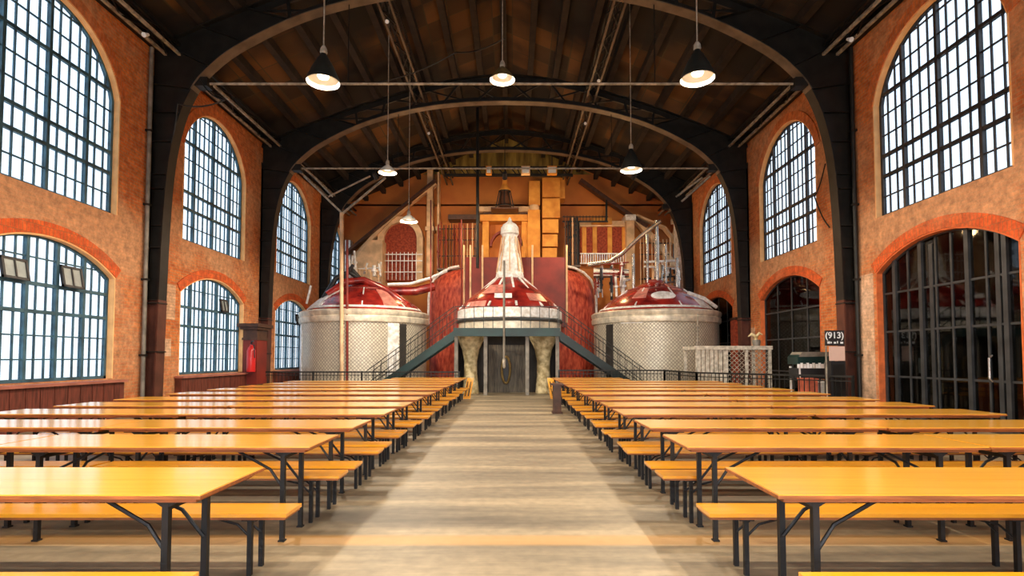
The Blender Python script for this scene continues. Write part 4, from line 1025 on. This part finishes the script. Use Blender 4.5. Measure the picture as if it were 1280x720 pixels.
# green-canopied cart
t = thing('green_cart', 'cart with rounded dark green hood beside the dark arched door', 'cart', (8.52, 15.55, 0))
wz = at(1021, 440, 15.4).z; wb = at(1021, 458, 15.4).z
MB().prism([(-.52, wb+.06), (.52, wb+.06), (.50, wz-.1), (.40, wz-.02), (-.38, wz-.02), (-.52, wz-.14)], 'Y', -.28, .28).build('hood', M['green_light'], t)
MB().prism([(-.50, wz-.14), (.5, wz-.12), (.40, wz), (-.38, wz)], 'Y', -.29, .29).build('hood_band', M['grey_post'], t)
b = MB()
for k in range(13): b.cbox(-.5+k*1.0/12, -.29, wb-.05, .06, .04, .12+.03*(k % 2))
b.build('fringe', M['white'], t)
MB().box(-.5, -.26, wb-.35, .5, .26, wb-.05).build('tray', M['black'], t)
for x in (-.46, .46):
    for y in (-.24, .24): MB().cbox(x, y, 0, .05, .05, wb).build('post', M['white'], t)
# boards near the column
Yb = 14.2; a = at(1032, 432, Yb); c = at(1055, 413, Yb)
t = thing('sign_board', 'black sign board with round white lettering on the right brick pier', 'sign', (0, 0, 0))
MB().box(a.x, Yb, a.z, c.x, Yb+.04, c.z).build('board', M['black'], t)
def text(s, x, z, size, y, m, parent):
    cu = bpy.data.curves.new('lettering', 'FONT'); cu.body = s; cu.size = size; cu.extrude = .004; cu.align_x = 'CENTER'; cu.align_y = 'CENTER'; cu.offset = .004
    o = bpy.data.objects.new('lettering', cu); C.objects.link(o); o.location = (x, y, z); o.rotation_euler = (PI/2, 0, 0)
    cu.materials.append(m); bpy.context.view_layer.update()
    me = bpy.data.meshes.new_from_object(o.evaluated_get(bpy.context.evaluated_depsgraph_get()))
    o2 = bpy.data.objects.new('lettering', me); C.objects.link(o2); o2.location = o.location; o2.rotation_euler = o.rotation_euler
    bpy.data.objects.remove(o); o2.name = 'lettering'; o2.parent = parent; return o2
cx_ = (a.x+c.x)/2
text('(913)', cx_-.01, a.z+(c.z-a.z)*.66, .23, Yb-.006, M['letter'], t)
text('OPEN', cx_, a.z+(c.z-a.z)*.2, .10, Yb-.006, M['letter'], t) if False else None
b = MB()
for k, (w_, h_) in enumerate(((.09, .06), (.04, .05), (.07, .05), (.03, .07), (.09, .05))): b.box(cx_-.2+k*.085, Yb-.008, a.z+.05+.008*(k % 2), cx_-.2+k*.085+w_*.8, Yb, a.z+.05+h_)
b.build('small_lettering', M['letter'], t)
MB().cbox(a.x+.02, Yb+.02, 0, .03, .03, a.z+.3).build('pole', M['rail'], t)
a = at(1037, 451, Yb); c = at(1056, 433, Yb)
b = MB(); b.box(a.x, Yb+.0, a.z, c.x, Yb+.02, c.z); tag(b.build('poster', M['paper']), 'pale pink paper poster below the black sign board', 'poster')
a = at(1039, 488, Yb); c = at(1056, 451.5, Yb)
t = thing('speaker_box', 'black upright box standing under the pink poster', 'box', (0, 0, 0))
MB().box(a.x, Yb-.02, 0, c.x, Yb+.28, c.z).build('body', M['black'], t); MB().box(a.x+.04, Yb-.04, .3, c.x-.04, Yb-.02, c.z-.08).build('front_grille', M['steel'], t)
# red crates low by the railing
for k, (px, m_, lab) in enumerate(((1006, 'boxred', 'faded red crate behind the bend of the right railing'), (1027, 'white', 'white bundle beside the faded red crate'))):
    t = thing('storage_crate', lab, 'crate', (8.08+.42*k, 14.92, 0))
    MB().cbox(0, 0, 0, .32, .4, .86-.1*k).build('body', M[m_], t); MB().cbox(0, 0, .86-.1*k, .36, .44, .04).build('lid', M[m_], t)
# red-brown door leaf and dark opening pier on the right far wall
t = thing('timber_post', 'reddish brown timber pier between the dark arched openings on the right', 'pier', (XR-.085, 21.1+1.2, 0))
MB().cbox(0, 0, 0, .12, .5, 3.0).build('shaft', M['lattice_red'], t); MB().cbox(0, 0, 3.0, .16, .6, .1).build('capital', M['brown'], t)
# things in the side room
x0 = XR+WT
for k, (y, z, w, h, m_, lab) in enumerate(((12.0, .0, .6, 1.0, 'boxred', 'red cabinet standing beyond the large right glass doors, farther one'), (10.9, .0, .8, .9, 'boxred', 'red cabinet standing beyond the large right glass doors, nearer one'), (13.4, .0, .5, 2.6, 'room', 'pale post standing beyond the far edge of the large glass doors'))):
    t = thing('side_cabinet', lab, 'cabinet', (x0+1.2, y, 0)); MB().cbox(0, 0, 0, .5, w, h).build('body', M[m_], t); MB().cbox(0, 0, h, .56, w+.06, .04).build('top', M['brown'], t)
a = (XR+.30)
b = MB(); b.box(a, 13.0-.55, 1.1, a+.01, 13.0-.25, 1.45); tag(b.build('notice', M['letter']), 'small white notice on the far leaf of the large glass doors', 'notice')
b = MB(); b.box(a, 10.35, 2.35, a+.01, 10.48, 2.95); tag(b.build('notice', M['letter']), 'tall narrow white notice high on the large glass doors', 'notice')
# door frames: heavy posts on the big right opening
t = thing('door_posts', 'heavy dark steel posts and handles of the large glass doors, right wall', 'door frame', (XR+.2, 11.2, 0))
for y in (-1.9+.02, .88, -.78): MB().cbox(0, y+.0, 0, .12, .10, 3.6+.4*(abs(y) < 1.5)).build('post', M['door_steel'], t)
MB().cbox(-.02, -.2, 0, .06, 3.6, .12).build('kick_rail', M['door_steel'], t)
MB().tube([(-.08, -.62, 1.0), (-.14, -.62, 1.05), (-.14, -.62, 1.45), (-.08, -.62, 1.5)], .02, 8).build('handle', M['chrome'], t)
# ------------------------------------------------------------------ light
w = bpy.data.worlds.new('sky'); bpy.context.scene.world = w; w.use_nodes = True
nt = w.node_tree; bg = nt.nodes['Background']
tc = N(nt, 'ShaderNodeTexCoord'); sp = N(nt, 'ShaderNodeSeparateXYZ'); rp = N(nt, 'ShaderNodeValToRGB')
mr = N(nt, 'ShaderNodeMapRange'); mr.inputs['From Min'].default_value = -1; nt.links.new(tc.outputs['Generated'], sp.inputs[0]); nt.links.new(sp.outputs['Z'], mr.inputs['Value']); nt.links.new(mr.outputs[0], rp.inputs[0])
e = rp.color_ramp.elements; e[0].position = .42; e[0].color = (.62, .64, .62, 1); e[1].position = .95; e[1].color = (.80, .90, 1, 1); q = e.new(.5); q.color = (1, .98, .95, 1)
nt.links.new(rp.outputs[0], bg.inputs['Color']); bg.inputs['Strength'].default_value = 7.5
def portal(loc, rot, sx, sy):
    l = bpy.data.lights.new('window_portal', 'AREA'); l.shape = 'RECTANGLE'; l.size = sx; l.size_y = sy; l.cycles.is_portal = True
    o = bpy.data.objects.new('window_portal', l); C.objects.link(o); o.location = loc; o.rotation_euler = rot
for yc in BAYS[:4]:
    portal((XL-WT-.05, yc, 7.15), (0, -PI/2, 0), 4.4, 3.6); portal((XL-WT-.05, yc, 2.5), (0, -PI/2, 0), 3.3, 3.6)
    portal((XR+WT+.05, yc, 7.15), (0, PI/2, 0), 4.4, 3.6)
for a, c in ((-7.3, -1.3), (.7, 6.7)): portal(((a+c)/2, YF-.5, 3.75), (PI/2, 0, 0), 6, 7.5)
for o in bpy.data.objects:
    if o.type == 'LIGHT' and o.rotation_euler[1] < 0: pass
def fill_point(loc, power, colr=(1, .78, .5), size=.15):
    l = bpy.data.lights.new('lamp_or_fill_light', 'POINT'); l.energy = power*.5; l.color = colr; l.shadow_soft_size = size
    o = bpy.data.objects.new('lamp_or_fill_light', l); C.objects.link(o); o.location = loc
LP = 280
def downl(loc, power, colr=(1, .86, .66)):
    l = bpy.data.lights.new('lamp_or_fill_light', 'AREA'); l.shape = 'DISK'; l.size = .2; l.energy = power; l.color = colr
    o = bpy.data.objects.new('lamp_or_fill_light', l); C.objects.link(o); o.location = loc
for (x, y, Y) in ((404, 103, 10.2), (872, 99, 10.2), (628, 100, 13.2), (789, 213, 16.0), (484.5, 216, 16.6), (511, 277, 19.5)):
    p = at(x, y, Y); downl((p.x, p.y, p.z+.07), LP)
# unseen lamps of the same kind, added above and behind for interior light
for k, (x, y) in enumerate(((-3.6, 3.6), (3.4, 3.6), (-.2, .5), (-3.6, -3.2), (3.4, -3.2))):
    r = .32; hh = .56; z = 7.0
    t = thing('pendant_lamp', 'unseen dark bell pendant lamp added above or behind the camera', 'pendant lamp', (x, y, z), group='added unseen pendant lamps above and behind the camera')
    MB().lathe([(r, 0), (r*.93, hh*.16), (r*.62, hh*.55), (r*.36, hh*.82), (r*.16, hh)], 24).build('lamp_shade', M['shade'], t, True)
    MB().lathe([(0, .06), (r*.7, .05)], 24).build('bulb', M['bulb'], t, True)
    MB().tube([(0, 0, hh), (0, 0, roof_z(x-CX)-z-.3)], .014, 6).build('rod', M['rail'], t)
    downl((x, y, z+.04), LP)
# warm fill lights without fixtures, brightening the brewing display
for (x, y, z, pw) in ((-3.5, 26.2, 7.6, 300), (3.6, 26.2, 7.6, 300), (0, 27.4, 8.8, 250)):
    fill_point((x, y, z), pw, (1, .62, .28), .25)
for x, lab in ((-5.4, 'added black spotlight on the left part of the second tie rod'), (-.3, 'added black spotlight on the middle of the second tie rod'), (4.8, 'added black spotlight on the right part of the second tie rod')):  # spotlights added to brighten the brewing display from the front
    t = thing('fill_spotlight', lab, 'spotlight', (x, 21.1, 8.62), group='added spotlights on the second tie rod')
    d = (Vector((x*.55, 28, 4.5))-Vector((x, 21.1, 8.62))).normalized()
    MB().tube([-d*.12, d*.16], [.07, .10], 14).build('housing', M['black'], t, True); MB().bar((0, 0, .05), (0, 0, .24), .03).build('clamp', M['steel'], t)
    l = bpy.data.lights.new('fill_spot_light', 'SPOT'); l.energy = 900 if abs(x) > 1 else 260; l.color = (1, .84, .62); l.spot_size = 1.75; l.spot_blend = .7; l.shadow_soft_size = .12
    o = bpy.data.objects.new('fill_spot_light', l); C.objects.link(o); o.location = Vector((x, 21.1, 8.62))+d*.25; o.rotation_euler = d.to_track_quat('-Z', 'Y').to_euler()
# ------------------------------------------------------------------ camera
cam = bpy.data.cameras.new('camera'); co = bpy.data.objects.new('camera', cam); C.objects.link(co)
cam.sensor_width = 36; cam.lens = F/1280*36; cam.shift_y = SH/1280; cam.shift_x = -.5/1280; cam.clip_end = 200
co.location = (0, 0, H); co.rotation_euler = (PI/2+PITCH, 0, 0)
sc = bpy.context.scene; sc.camera = co
sc.view_settings.view_transform = 'Standard'; sc.view_settings.look = 'None'; sc.view_settings.gamma = 1; sc.view_settings.exposure = .35
sc.view_settings.use_curve_mapping = False
sc.cycles.use_denoising = True; sc.cycles.max_bounces = 8; sc.cycles.diffuse_bounces = 4; sc.cycles.transparent_max_bounces = 12
sc.cycles.sample_clamp_indirect = 8
